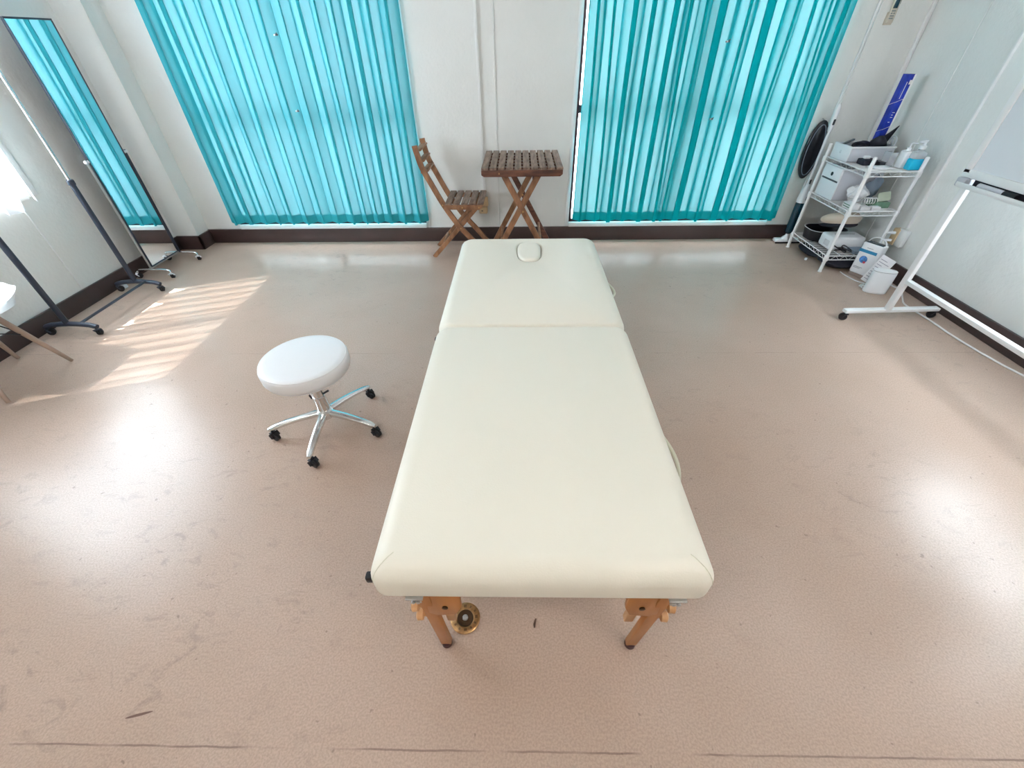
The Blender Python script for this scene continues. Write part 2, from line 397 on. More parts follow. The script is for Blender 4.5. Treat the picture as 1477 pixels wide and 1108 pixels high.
def window_back(idx, w, mid):
    x0, x1, z0, z1 = w
    m = MB(); y0 = 3.943                                              # white casing round the opening
    cw = 0.035
    m.box((x0 - cw, y0, z0 - 0.055), (x0, YB, z1 + cw), 0.003); m.box((x1, y0, z0 - 0.055), (x1 + cw, YB, z1 + cw), 0.003)
    m.box((x0, y0, z1), (x1, YB, z1 + cw), 0.003)
    o = struct('window_%d' % idx, m, TRIMW)
    s = MB(); s.box((x0, 3.925, z0 - 0.055), (x1, YB + 0.001, z0 - 0.014), 0.004); struct('window_sill', s, TRIMW, o)
    f = MB(); fy0, fy1 = YB - 0.006, YB + 0.06; fw_ = 0.028
    f.box((x0, fy0, z0 - 0.014), (x1, fy1, z0 + 0.012), 0.002); f.box((x0, fy0, z1 - fw_), (x1, fy1, z1), 0.002)
    f.box((x0, fy0, z0), (x0 + fw_ * .7, fy1, z1), 0.002); f.box((x1 - fw_ * .7, fy0, z0), (x1, fy1, z1), 0.002)
    xm = (x0 + x1) / 2
    f.box((xm - 0.03, YB + 0.02, z0), (xm + 0.03, fy1, z1), 0.002)
    f.box((x0, YB + 0.02, mid - 0.028), (x1, fy1, mid + 0.028), 0.002)
    struct('window_frame', f, MAROON, o)
    for a, b in ((x0 + 0.02, xm), (xm, x1 - 0.02)):
        for c, d in ((z0 + 0.012, mid), (mid, z1 - 0.02)):
            g = MB(); g.box((a, YB + 0.038, c), (b, YB + 0.042, d)); struct('glass_pane', g, GLASS, o, smooth=0)
    return o
window_back(1, W1, 1.03); window_back(2, W2, 1.05)
# left wall window: deep white reveal
y0, y1, z0, z1 = W3
m = MB(); m.box((XL - 0.005, y1, z0 - 0.01), (XL + 0.012, y1 + 0.075, z1 + 0.07), 0.003); m.box((XL - 0.005, y0 - 0.075, z0 - 0.01), (XL + 0.012, y0, z1 + 0.07), 0.003)
m.box((XL - 0.005, y0, z1), (XL + 0.012, y1, z1 + 0.07), 0.003)
w3 = struct('window_3', m, TRIMW)
s = MB(); s.box((XL - 0.10, y0, z0 - 0.02), (XL + 0.014, y1, z0 + 0.004), 0.003); struct('window_sill', s, TRIMW, w3)
f = MB()
for a, b in ((y0, y0 + 0.03), (y1 - 0.03, y1), ((y0 + y1) / 2 - 0.02, (y0 + y1) / 2 + 0.02)): f.box((XL - 0.14, a, z0), (XL - 0.10, b, z1), 0.002)
f.box((XL - 0.14, y0, z0), (XL - 0.10, y1, z0 + 0.03), 0.002); f.box((XL - 0.14, y0, z1 - 0.03), (XL - 0.10, y1, z1), 0.002)
struct('window_frame', f, WPAINT, w3)
for a, b in ((y0 + 0.03, (y0 + y1) / 2), ((y0 + y1) / 2, y1 - 0.03)):
    g = MB(); g.box((XL - 0.122, a, z0 + 0.03), (XL - 0.118, b, z1 - 0.03)); struct('glass_pane', g, GLASS, w3, smooth=0)
# added right wall window, unseen past the whiteboard, for brightness and floor glare
y0, y1, z0, z1 = W4
f = MB()
for a, b in ((y0, y0 + 0.035), (y1 - 0.035, y1), ((y0 + y1) / 2 - 0.02, (y0 + y1) / 2 + 0.02)): f.box((XR + 0.06, a, z0), (XR + 0.11, b, z1), 0.002)
f.box((XR + 0.06, y0, z0), (XR + 0.11, y1, z0 + 0.035), 0.002); f.box((XR + 0.06, y0, z1 - 0.035), (XR + 0.11, y1, z1), 0.002)
w4 = struct('window_4', f, WPAINT)
for a, b in ((y0 + 0.035, (y0 + y1) / 2), ((y0 + y1) / 2, y1 - 0.035)):
    g = MB(); g.box((XR + 0.083, a, z0 + 0.035), (XR + 0.087, b, z1 - 0.035)); struct('glass_pane', g, GLASS, w4, smooth=0)

# ------------------------------------------------------------------ curtains
def curtain(x0, x1, z0, z1, y, pleats, amp, seed, material, label, irregular=0.0, fb=0.19, hemh=0.075):
    rnd = random.Random(seed)
    ws = [1 + rnd.uniform(-1, 1) * irregular for _ in range(pleats)]; tot = sum(ws); edges = [0]
    for w in ws: edges.append(edges[-1] + w / tot)
    am = [amp * (1 + rnd.uniform(-0.5, 0.35) * (0.35 + irregular)) for _ in range(pleats)]
    dr = [rnd.uniform(-1, 1) * irregular * 0.05 for _ in range(pleats)]
    fold = [fb + rnd.uniform(-0.05, 0.06) for _ in range(pleats)]
    K = 22; nz = 30
    def surf(i, u, tz, dy=0.0):
        # i pleat, u in 0..1 in the pleat, tz 0 bottom..1 top
        a0 = edges[i]; a1 = edges[i + 1]
        ph = 2 * PI * u
        s = math.cos(ph); prof = -(abs(s) ** 0.75) * (1 if s > 0 else -1)
        k = am[i] * (1.0 - 0.25 * tz + 0.12 * math.sin(5 * tz + i * 1.7))
        xx = x0 + (x1 - x0) * (a0 + (a1 - a0) * (u - fold[i] * math.sin(2 * ph)))
        fall = u * (1 - u) * 4
        xx += dr[i] * math.sin(PI * tz * 1.2 + i) * fall
        yy = y - k * prof * 0.5 - k * 0.5 + irregular * 0.012 * math.sin(9 * tz + 2.1 * i) * fall
        zz = z0 + (z1 - z0) * tz
        if tz < 0.02: zz += 0.006 * s
        return V((xx, yy + dy, zz))
    def sheet(t0, t1, n, dy=0.0):
        bm = bmesh.new(); rows = []
        for r in range(n + 1):
            tz = t0 + (t1 - t0) * r / n; row = []
            for i in range(pleats):
                for q in range(K): row.append(bm.verts.new(surf(i, q / K, tz, dy)))
            row.append(bm.verts.new(surf(pleats - 1, 1.0, tz, dy))); rows.append(row)
        for A, B in zip(rows, rows[1:]):
            for k in range(len(A) - 1): bm.faces.new((A[k], A[k + 1], B[k + 1], B[k]))
        return bm
    o = obj('curtain', sheet(0, 1, nz), material, smooth=180, loc=((x0 + x1) / 2, y, z0))
    tag(o, label, 'curtain')
    obj('hem', sheet(0.0, hemh / (z1 - z0), 2, 0.003), material, o, smooth=180)
    return o
G1 = 'teal curtains'
curtain(-2.705, -1.760, 0.195, 2.13, 3.925, 7, 0.062, 1, CURT1, 'pale teal pleated curtain nearest the left corner column', 0.16)
curtain(-1.752, -0.862, 0.195, 2.13, 3.925, 7, 0.062, 2, CURT1, 'teal pleated curtain beside the wooden chair, right half of its window', 0.16)
curtain(0.496, 1.505, 0.195, 2.13, 3.922, 8, 0.050, 3, CURT2, 'turquoise curtain just right of the slatted table, loose uneven folds', 0.42, 0.23)
curtain(1.545, 2.320, 0.195, 2.13, 3.922, 6, 0.050, 8, CURT2, 'turquoise curtain nearest the stick vacuum and shelf', 0.42, 0.23)
def rail(x0, x1, label):
    t = thing('curtain_rail', label, 'curtain rail', ((x0 + x1) / 2, 3.9, 2.13))
    m = MB(); m.box((x0, 3.885, 2.128), (x1, 3.91, 2.15), 0.003); obj('track', m, WPAINT, t)
    for k in range(3):
        x = x0 + 0.08 + (x1 - x0 - 0.16) * k / 2
        m = MB(); m.box((x - 0.012, 3.90, 2.145), (x + 0.012, YB, 2.160), 0.001); obj('bracket', m, WPAINT, t)
rail(-2.72, -0.84, 'white curtain rail above the left back window'); rail(0.45, 2.34, 'white curtain rail above the right back window')
def clip(x, z, label):
    t = thing('curtain_clip', label, 'clip', (x, 3.855, z), 'clips pinning the curtain edges')
    m = MB(); m.box((x - 0.014, 3.850, z - 0.005), (x + 0.014, 3.858, z + 0.005), 0.002, M=None); m.tube([(x + 0.004, 3.852, z + 0.004), (x + 0.012, 3.842, z + 0.012)], 0.003, 6)
    obj('jaw', m, DGREY, t)
    m = MB(); m.lathe([(0.002, -0.004), (0.006, -0.003), (0.006, 0.003), (0.002, 0.004)], (x - 0.006, 3.848, z), 10, Matrix.Rotation(PI / 2, 4, 'X')); obj('spring', m, STEEL, t)
clip(-1.752, 1.535, 'upper small clip where the two left curtains meet'); clip(-1.756, 1.075, 'lower small clip where the two left curtains meet')
clip(1.488, 1.455, 'upper small clip where the two right curtains meet'); clip(1.508, 0.985, 'lower small clip where the two right curtains meet')
# sheer at the left window with a scalloped hem; three scallops ride up and let the sun in below
bm = bmesh.new(); rows = []; N = 240; ya, yb = W3[0] - 0.03, W3[1] + 0.02
lift = [2.765, 2.53, 2.27]
for r in range(13):
    t = r / 12; row = []
    for k in range(N + 1):
        y = ya + (yb - ya) * k / N
        ph = y * 2 * PI / 0.115
        zb = 0.68
        for l in lift:
            d = abs(y - l)
            if d < 0.062: zb = max(zb, 0.68 + 0.150 * (1 - d / 0.062))
        row.append(bm.verts.new((XL + 0.04 + 0.022 * math.sin(ph + 0.5 * math.sin(y * 7)), y + 0.010 * math.sin(2 * ph), zb + (2.16 - zb) * t)))
    rows.append(row)
for A, B in zip(rows, rows[1:]):
    for k in range(N): bm.faces.new((A[k], A[k + 1], B[k + 1], B[k]))
o = obj('sheer_curtain', bm, SHEER, smooth=180); tag(o, 'bright white sheer curtain on the left wall window', 'curtain')
t = thing('curtain_rail', 'thin white rod carrying the sheer on the left wall', 'curtain rail', (XL + 0.04, 2.1, 2.16))
m = MB(); m.tube([(XL + 0.04, 1.28, 2.165), (XL + 0.04, 2.86, 2.165)], 0.008, 8); obj('rod', m, WPAINT, t)
for y in (1.30, 2.85):
    m = MB(); m.tube([(XL, y, 2.165), (XL + 0.04, y, 2.165)], 0.006, 8); obj('bracket', m, WPAINT, t)

# ------------------------------------------------------------------ massage table
BX0, BX1, BY0, BY1, BS = -0.333, 0.424, 0.400, 2.345, 1.392
ZT = 0.62; ZB = 0.505
mt = thing('massage_table', 'cream padded folding massage table on beech legs in the middle of the room', 'massage table', (0.045, 1.37, 0))
def rrect(x0, x1, y0, y1, r, n=7):
    pts = []
    for cx, cy, a0 in ((x1 - r, y1 - r, 0), (x0 + r, y1 - r, PI / 2), (x0 + r, y0 + r, PI), (x1 - r, y0 + r, 1.5 * PI)):
        for k in range(n): a = a0 + PI / 2 * k / (n - 1); pts.append((cx + r * math.cos(a), cy + r * math.sin(a)))
    return pts
def slab_rings(x0, x1, y0, y1, rc, s0, s1, RT=0.05, RB=0.028):
    rings = []
    def ring(d, z, e=0.0):
        rr = max(0.012, rc - d * 0.4)
        return [(x, y, z) for x, y in rrect(x0 + d, x1 - d, y0 + d * s0, y1 - d * s1, rr)]
    for k in range(6): a = PI / 2 * k / 5; rings.append(ring(RB * (1 - math.sin(a)), ZB + RB * (1 - math.cos(a))))
    for k in range(9): a = PI / 2 * k / 8; rings.append(ring(RT * (1 - math.cos(a)), ZT - RT + RT * math.sin(a)))
    return rings
m = MB(); m.loops(slab_rings(BX0, BX1, BY0, BS - 0.001, 0.035, 1.0, 0.28))
foot = obj('cushion', m, CREAM, mt, smooth=50)
# head section with a face hole
m = MB(); Rg = m.loops(slab_rings(BX0, BX1, BS + 0.001, BY1, 0.05, 0.28, 0.8), cap1=False)
HC = (0.049, 2.130)
def egg(a, b, n=40, p=2.9):
    out = []
    for k in range(n):
        t = 2 * PI * k / n; c, s_ = math.cos(t), math.sin(t)
        y = b * (abs(s_) ** (2 / p)) * (1 if s_ > 0 else -1); x = a * (abs(c) ** (2 / p)) * (1 if c > 0 else -1)
        x *= 1 + 0.10 * y / b
        out.append((HC[0] + x, HC[1] + y))
    return out
hole = []
for d, z in ((0.016, ZT), (0.009, ZT - 0.002), (0.004, ZT - 0.008), (0.002, ZT - 0.04)): hole.append([(x, y, z) for x, y in egg(0.062 + d, 0.122 + d)])
Hh = m.loops(hole, cap0=False, cap1=True)
eds = []
for ring in (Rg[-1], Hh[0]):
    for k in range(len(ring)): eds.append(m.bm.edges.get((ring[k], ring[(k + 1) % len(ring)])))
bmesh.ops.triangle_fill(m.bm, edges=eds, use_beauty=True, use_dissolve=False)
head = obj('cushion', m, CREAM, mt, smooth=50)
m = MB(); pr = []
for d, z in ((0.001, ZT - 0.035), (0.0, ZT - 0.004), (-0.003, ZT + 0.002), (-0.010, ZT + 0.006), (-0.022, ZT + 0.008), (-0.04, ZT + 0.009)): pr.append([(x, y, z) for x, y in egg(0.062 + d, 0.122 + d)])
m.loops(pr); obj('face_hole_plug', m, CREAM, head, smooth=60)
# corner seams
for sx in (-1, 1):
    xe = BX0 if sx < 0 else BX1
    m = MB(); pts = []
    for k in range(8):
        a = PI / 2 * k / 7; d = 0.05 * (1 - math.cos(a)); rr = max(0.012, 0.035 - 0.4 * d); q = d + rr * (1 - math.sqrt(0.5))
        pts.append((xe - sx * q, BY0 + q, ZT - 0.05 + 0.05 * math.sin(a)))
    m.tube(pts, 0.0011, 5); obj('corner_seam', m, CREAM2, foot)
# frame rails
for (y0_, y1_) in ((0.44, BS - 0.01), (BS + 0.01, 2.31)):
    m = MB()
    for x in (BX0 + 0.045, BX1 - 0.045): m.bar((x, y0_, 0.482), (x, y1_, 0.482), 0.022, 0.055)
    for y in (y0_ + 0.012, y1_ - 0.012): m.bar((BX0 + 0.05, y, 0.482), (BX1 - 0.05, y, 0.482), 0.022, 0.055)
    obj('frame_rail', m, BEECH, mt)
# legs: lower leg sliding on an upper leg, gusset, knobs, bracket
def leg(x, y, sx, sy, near):
    yt = y - sy * 0.045
    m = MB(); m.bar((x, yt, 0.47), (x, y, 0.02), 0.032, 0.020, up=(0, 1, 0), bev=0.003)
    l = obj('leg', m, BEECH, mt)
    m = MB(); xi = x - sx * 0.036; m.bar((xi, yt + sy * 0.024, 0.48), (xi, y + sy * 0.006, 0.19), 0.026, 0.020, up=(0, 1, 0), bev=0.003); obj('upper_leg', m, BEECHL, l, 'paler inner wooden bar')
    m = MB(); m.lathe([(0.014, 0), (0.017, 0.004), (0.016, 0.022), (0.012, 0.026)], (x, y + sy * 0.0005, 0), 14); obj('rubber_foot', m, RUBBR, l, 'dark red brown rubber foot')
    for z in (0.375, 0.30):
        t_ = (0.47 - z) / 0.45
        yy = yt + (y - yt) * t_
        m = MB(); m.lathe([(0.006, 0), (0.006, 0.008), (0.015, 0.010), (0.016, 0.024), (0.011, 0.028)], (x + sx * 0.016, yy, z), 12, Matrix.Rotation(sx * PI / 2, 4, 'Y')); obj('knob', m, BEECHL, l)
    m = MB(); poly = [(0.0, 0.0), (-0.088, 0.0), (-0.086, -0.085), (-0.070, -0.125), (-0.02, -0.135), (0.0, -0.12)]
    m.prism([(sx * a, b) for a, b in poly], (x, yt + sy * 0.003, 0.478), (1, 0, 0), (0, 0, 1), 0.012, 0.002); g = obj('gusset', m, BEECH, l)
    m = MB()
    m.lathe([(0.007, 0), (0.008, 0.003), (0.003, 0.004)], (x - sx * 0.045, yt - sy * 0.003, 0.395), 12, Matrix.Rotation(sy * PI / 2, 4, 'X')); obj('screw', m, BRASSD, g)
    yc = 0.402 if sy > 0 else BY1 - 0.03
    m = MB(); m.box((x - sx * 0.010, yc, 0.4985), (x + sx * 0.030, yc + 0.028, 0.5045), 0.001); m.box((x - sx * 0.004, yc + 0.003, 0.478), (x + sx * 0.018, yc + 0.007, 0.502), 0.001)
    for q in (0.002, 0.013): m.lathe([(0.005, 0), (0.005, 0.005), (0.003, 0.006)], (x + sx * q, yc + 0.003, 0.491), 10, Matrix.Rotation(PI / 2, 4, 'X'))
    obj('corner_bracket', m, STEEL, l, 'bright metal corner bracket')
for (x, y, sx, sy) in ((-0.233, 0.478, -1, 1), (0.347, 0.480, 1, 1), (-0.233, 2.25, -1, -1), (0.347, 2.25, 1, -1)): leg(x, y, sx, sy, sy > 0)
m = MB(); m.bar((-0.233, 0.487, 0.21), (-0.233, 1.30, 0.40), 0.018, 0.008); obj('brace', m, BEECH, mt)
m = MB(); m.bar((0.347, 0.487, 0.21), (0.347, 1.30, 0.40), 0.018, 0.008); obj('brace', m, BEECH, mt)
# latches on the left side, hinge and carry loops on the right
m = MB(); m.box((BX0 - 0.012, 1.385, 0.535), (BX0 + 0.02, 1.405, 0.560), 0.003); obj('latch', m, BLACKP, mt)
m = MB(); m.box((BX0 - 0.010, 1.325, 0.535), (BX0 + 0.02, 1.340, 0.556), 0.003); obj('latch', m, BLACKP, mt)
m = MB(); m.box((BX0 - 0.012, 0.418, 0.548), (BX0 + 0.02, 0.436, 0.572), 0.004); obj('latch', m, BLACKP, mt)
def strap(y0_, y1_, bulge):
    m = MB(); pts = []
    for k in range(13):
        t_ = k / 12; pts.append((BX1 + 0.002 + bulge * math.sin(PI * t_), y0_ + (y1_ - y0_) * t_, 0.545 - 0.012 * math.sin(PI * t_)))
    m.tube(pts, 0.006, 8); obj('carry_loop', m, CREAM2, mt)
strap(1.75, 1.93, 0.034); strap(0.68, 0.90, 0.030)

# ------------------------------------------------------------------ floor drain
dr = thing('floor_drain', 'round brass floor outlet beside the near left table leg', 'floor drain', (-0.183, 0.552, 0))
m = MB(); m.lathe([(0.049, 0.0), (0.049, 0.004), (0.044, 0.007), (0.030, 0.0065), (0.027, 0.004), (0.027, 0.0)], (-0.183, 0.552, 0), 40); obj('ring', m, BRASS, dr)
m = MB(); m.lathe([(0.026, 0.0), (0.026, 0.005), (0.016, 0.0045), (0.010, 0.003)], (-0.183, 0.552, 0), 32); obj('cover', m, BRASSD, dr, 'dark inner cover')
m = MB()
for k in range(12):
    a = k * PI / 6 + 0.1; c = V((-0.183 + 0.037 * math.cos(a), 0.552 + 0.037 * math.sin(a), 0.0068)); d = V((math.cos(a), math.sin(a), 0)); m.bar(c - d * 0.004, c + d * 0.004, 0.006 if k % 3 else 0.010, 0.0016, bev=0)
obj('ring_marks', m, BRASSM, dr, smooth=0)
m = MB(); m.lathe([(0.0095, 0.003), (0.009, 0.010), (0.005, 0.013)], (-0.183, 0.552, 0), 14); m.bar((-0.192, 0.552, 0.012), (-0.174, 0.552, 0.012), 0.005, 0.005); obj('knob', m, STEEL, dr, 'small bright centre knob')

# ------------------------------------------------------------------ rolling stool
SC = V((-0.955, 1.45, 0)); zs_ = 0.425
st = thing('rolling_stool', 'white round padded stool on a chrome five arm base with black casters', 'stool', SC)
m = MB(); Rs = 0.187
m.lathe([(0.03, zs_ - 0.073), (Rs - 0.016, zs_ - 0.073), (Rs - 0.005, zs_ - 0.066), (Rs, zs_ - 0.055), (Rs + 0.001, zs_ - 0.018), (Rs - 0.003, zs_ - 0.009), (Rs - 0.010, zs_ - 0.003), (Rs - 0.03, zs_), (0.06, zs_ + 0.002), (0.005, zs_ + 0.002)], SC, 56)
seat = obj('seat', m, WHITEV, st, smooth=40)
for r, z in ((Rs - 0.006, zs_ - 0.0065), (Rs - 0.010, zs_ - 0.0705)):
    m = MB(); m.tube([SC + V((r * math.cos(a), r * math.sin(a), z)) for a in [2 * PI * k / 56 for k in range(56)]], 0.0028, 6, closed=True); obj('piping', m, WHITEV, seat)
m = MB(); m.lathe([(0.028, 0.095), (0.028, 0.20), (0.024, 0.203), (0.024, 0.30), (0.017, 0.303), (0.017, zs_ - 0.08), (0.05, zs_ - 0.079), (0.05, zs_ - 0.073)], SC, 24); obj('gas_column', m, CHROME, st)
m = MB(); m.tube([SC + V((0.022, 0, 0.21)), SC + V((0.050, 0.012, 0.222))], 0.005, 8); obj('lever', m, BLACKP, st)
m = MB(); m.lathe([(0.030, 0.070), (0.040, 0.074), (0.043, 0.085), (0.040, 0.108), (0.030, 0.116)], SC, 24); hub = obj('hub', m, CHROME, st)
for k in range(5):
    a = math.radians(-87 + 72 * k); d = V((math.cos(a), math.sin(a), 0)); n = V((-d.y, d.x, 0))
    m = MB(); rings = []
    for q in range(13):
        t_ = q / 12; r = 0.025 + 0.243 * t_; z = 0.096 - 0.030 * t_ ** 2.2; w = 0.019 - 0.005 * t_; hgt = 0.015 - 0.004 * t_
        if q == 12: w *= 0.6; hgt *= 0.7
        c = SC + d * r + V((0, 0, z)); ring = []
        for j in range(12):
            b = 2 * PI * j / 12; ring.append(c + n * w * math.copysign(abs(math.cos(b)) ** 0.7, math.cos(b)) + V((0, 0, 1)) * hgt * math.copysign(abs(math.sin(b)) ** 0.7, math.sin(b)))
        rings.append(ring)
    m.loops(rings); arm = obj('arm', m, CHROME, st, smooth=60)
    e = SC + d * 0.256
    caster(arm, (e.x + 0.012, e.y - 0.006, 0), 0.021, yaw=-0.5, stem_top=0.066)

# ------------------------------------------------------------------ slatted folding table
TX0, TX1, TY0, TY1, TZ = -0.282, 0.316, 3.235, 3.845, 0.785
tb = thing('folding_table', 'square slatted wooden folding table on crossed legs against the back wall', 'table', ((TX0 + TX1) / 2, 3.55, 0))
ns = 10; pw = (TX1 - TX0) / ns
for k in range(ns):
    x = TX0 + pw * (k + 0.5)
    m = MB(); m.box((x - pw * 0.41, TY0, TZ - 0.016), (x + pw * 0.40, TY1, TZ), 0.003); obj('slat', m, TEAK, tb)
for y, mm in ((TY0 + 0.014, TEAKD), (TY1 - 0.014, TEAKD)):
    m = MB(); poly = [(TX0 + 0.004, -0.016), (TX1 - 0.008, -0.016), (TX1 - 0.008, -0.046), (TX1 - 0.026, -0.060), (TX0 + 0.022, -0.060), (TX0 + 0.004, -0.048)]
    m.prism(poly, (0, y, TZ), (1, 0, 0), (0, 0, 1), 0.022, 0.002); ap = obj('apron', m, mm, tb)
    m = MB(); m.lathe([(0.005, 0), (0.006, 0.002), (0.002, 0.003)], (-0.150, y - 0.011, TZ - 0.038), 10, Matrix.Rotation(PI / 2, 4, 'X')); obj('screw', m, BRASS, ap)
for y in (TY0 + 0.10, TY0 + 0.20, TY0 + 0.30, TY0 + 0.40, TY0 + 0.50):
    m = MB(); m.box((TX0 + 0.006, y - 0.022, TZ - 0.046), (TX1 - 0.006, y + 0.022, TZ - 0.016), 0.002); obj('cross_batten', m, TEAKD, tb)
for (y, s, mm) in ((3.285, 1, TEAKL), (3.765, 1, TEAKD), (3.312, -1, TEAKL), (3.738, -1, TEAKL)):
    m = MB(); cx = 0.012
    m.bar((cx - s * 0.145, y, TZ - 0.030), (cx + s * 0.275, y, 0.004), 0.042, 0.022, up=(0, 1, 0), bev=0.003)
    lg = obj('leg', m, mm, tb)
    if y in (3.285, 3.738):
        m = MB(); m.lathe([(0.007, 0), (0.008, 0.002), (0.003, 0.004)], (cx + 0.012, y - 0.011, 0.49 - 0.02), 12, Matrix.Rotation(PI / 2, 4, 'X')); obj('bolt', m, BRASS, lg)
m = MB(); m.bar((0.012 + 0.155, 3.30, 0.23 - 0.015), (0.012 + 0.155, 3.76, 0.23 - 0.015), 0.018, 0.04); obj('stretcher', m, TEAKL, tb)
m = MB(); m.bar((0.012 - 0.165, 3.32, 0.20), (0.012 - 0.165, 3.74, 0.20), 0.018, 0.04); obj('stretcher', m, TEAKL, tb)
m = MB(); m.bar((0.012 + 0.095, 3.32, 0.66), (0.012 + 0.095, 3.74, 0.66), 0.018, 0.03); obj('stretcher', m, TEAKD, tb)

# ------------------------------------------------------------------ slatted folding chair (faces +x)
ch = thing('folding_chair', 'slatted wooden folding chair facing the small table, back to the teal curtain', 'chair', (-0.52, 3.68, 0))
CY0, CY1 = 3.53, 3.84; SZ = 0.472
k_ = 1.0
bp = [(-0.796, 0.880), (-0.788, 0.835), (-0.762, 0.730), (-0.705, 0.610), (-0.635, 0.470), (-0.565, 0.355), (-0.505, 0.270), (-0.40, 0.150), (-0.275, 0.0)]
def ribbon(path, y, w, t):
    m = MB(); rings = []
    for i, (x, z) in enumerate(path):
        a = V((path[max(i - 1, 0)][0], 0, path[max(i - 1, 0)][1])); b = V((path[min(i + 1, len(path) - 1)][0], 0, path[min(i + 1, len(path) - 1)][1]))
        d = (b - a).normalized(); n = V((-d.z, 0, d.x)); c = V((x, y, z)); ww = w
        rings.append([c + n * ww / 2 - V((0, t / 2, 0)), c + n * ww / 2 + V((0, t / 2, 0)), c - n * ww / 2 + V((0, t / 2, 0)), c - n * ww / 2 - V((0, t / 2, 0))])
    rings[-1] = [V((p.x, p.y, max(p.z, 0.0))) for p in rings[-1]]
    m.loops(rings); return m
def smooth_path(pts, n=4):
    out = []
    for i in range(len(pts) - 1):
        p0 = pts[max(i - 1, 0)]; p1 = pts[i]; p2 = pts[i + 1]; p3 = pts[min(i + 2, len(pts) - 1)]
        for q in range(n):
            t = q / n
            out.append(tuple(0.5 * (2 * p1[j] + (p2[j] - p0[j]) * t + (2 * p0[j] - 5 * p1[j] + 4 * p2[j] - p3[j]) * t * t + (3 * p1[j] - p0[j] - 3 * p2[j] + p3[j]) * t ** 3) for j in range(len(p1))))
    out.append(tuple(pts[-1])); return out
bps = smooth_path(bp)
for y in (CY0, CY1):
    lg = obj('back_post', ribbon(bps, y, 0.040, 0.022), TEAKL, ch)
    if y == CY0:
        for x, z in ((-0.633, 0.452), (-0.500, 0.262)):
            m = MB(); m.lathe([(0.006, 0), (0.007, 0.002), (0.003, 0.004)], (x, y - 0.0105, z), 10, Matrix.Rotation(PI / 2, 4, 'X')); obj('bolt', m, BRASS, lg)
for (x, z) in ((-0.785, 0.842), (-0.770, 0.768), (-0.750, 0.696)):
    m = MB(); m.bar((x, CY0 + 0.011, z), (x, CY1 - 0.011, z), 0.014, 0.062, up=(0.97, 0, 0.22), bev=0.004)
    obj('back_slat', m, TEAKL, ch)
for y, s in ((CY0 + 0.026, 1), (CY1 - 0.026, -1)):
    m = MB(); m.bar((-0.345, y, SZ - 0.035), (-0.765, y, 0.002), 0.036, 0.020, up=(0, 1, 0), bev=0.003)
    obj('leg', m, TEAKL, ch)
m = MB(); m.bar((-0.665, CY0 + 0.036, 0.115), (-0.665, CY1 - 0.036, 0.115), 0.016, 0.036); obj('stretcher', m, TEAKL, ch)
for y in (CY0 + 0.0, CY1):
    m = MB(); yy = y + (0.023 if y == CY0 else -0.023)
    yy = y - 0.024 if y == CY0 else y + 0.024
    poly = [(-0.618, 0), (-0.300, 0), (-0.308, -0.022), (-0.335, -0.040), (-0.618, -0.034)]
    m.prism(poly, (0, yy, SZ - 0.014), (1, 0, 0), (0, 0, 1), 0.020, 0.002); rl = obj('seat_rail', m, TEAKL, ch)
    if y == CY0:
        for x in (-0.47, -0.335):
            m = MB(); m.lathe([(0.006, 0), (0.007, 0.002), (0.003, 0.004)], (x, yy - 0.0105, SZ - 0.034), 10, Matrix.Rotation(PI / 2, 4, 'X')); obj('bolt', m, BRASS, rl)
for k in range(5):
    x = -0.583 + k * 0.0655
    m = MB(); m.box((x - 0.026, CY0 - 0.036, SZ - 0.014), (x + 0.026, CY1 + 0.036, SZ), 0.003); obj('seat_slat', m, TEAK, ch)

# ------------------------------------------------------------------ conduits and outlets
def conduit(name, p, q, w, label):
    m = MB(); m.bar(p, q, w, w * 0.8, up=(0, 1, 0), bev=0.003); o = obj(name, m, TRIMW); tag(o, label, 'conduit'); return o
conduit('cable_conduit', (-0.318, 3.942, 0.40), (-0.318, 3.942, ZC), 0.022, 'white cable duct running up the back wall above the table outlet')
ot = thing('wall_outlet', 'beige surface outlet under the duct beside the wooden chair', 'outlet', (-0.32, 3.95, 0.25))
m = MB(); m.box((-0.370, 3.905, 0.325), (-0.288, YB, 0.400), 0.006); obj('box', m, BEIGE, ot)
m = MB(); m.box((-0.372, 3.885, 0.265), (-0.296, YB, 0.325), 0.012, 3); pl = obj('plug', m, BEIGE, ot)
m = MB(); m.box((-0.350, 3.883, 0.290), (-0.335, 3.886, 0.297)); obj('slot', m, BLACKP, pl, smooth=0)
conduit('cable_conduit', (2.885, 3.938, 0.128), (2.885, 3.938, ZC), 0.026, 'white cable duct in the right back corner behind the blue carton')
conduit('cable_conduit', (2.508, 3.942, 0.128), (2.508, 3.942, ZC), 0.016, 'thin white cable duct along the pilaster edge beside the right curtain')
conduit('cable_conduit', (2.892, 3.147, 0.36), (2.892, 3.147, ZC), 0.020, 'white cable duct on the right wall between wire shelf and whiteboard')
ot = thing('wall_outlet', 'beige double outlet on the right wall feeding white plugs', 'outlet', (2.9, 3.16, 0.22))
m = MB(); m.box((2.865, 3.098, 0.235), (XR, 3.175, 0.358), 0.005); obj('box', m, TRIMW, ot, 'white side box')
m = MB(); m.box((2.855, 3.158, 0.232), (XR, 3.215, 0.350), 0.006); fp = obj('face_plate', m, BEIGE, ot)
for z in (0.318, 0.262):
    m = MB(); m.tube([(2.857, 3.185, z), (2.838, 3.19, z), (2.812, 3.20, z - 0.002)], [0.011, 0.011, 0.007], 10); obj('plug', m, WPLAS, fp, 'white plug')
def cord(label, pts, r=0.004, m_=None, n=6, name='cable'):
    m = MB(); m.tube(smooth_path(pts, n), r, 7); o = obj(name, m, m_ or WCORD); tag(o, label, 'cable'); return o
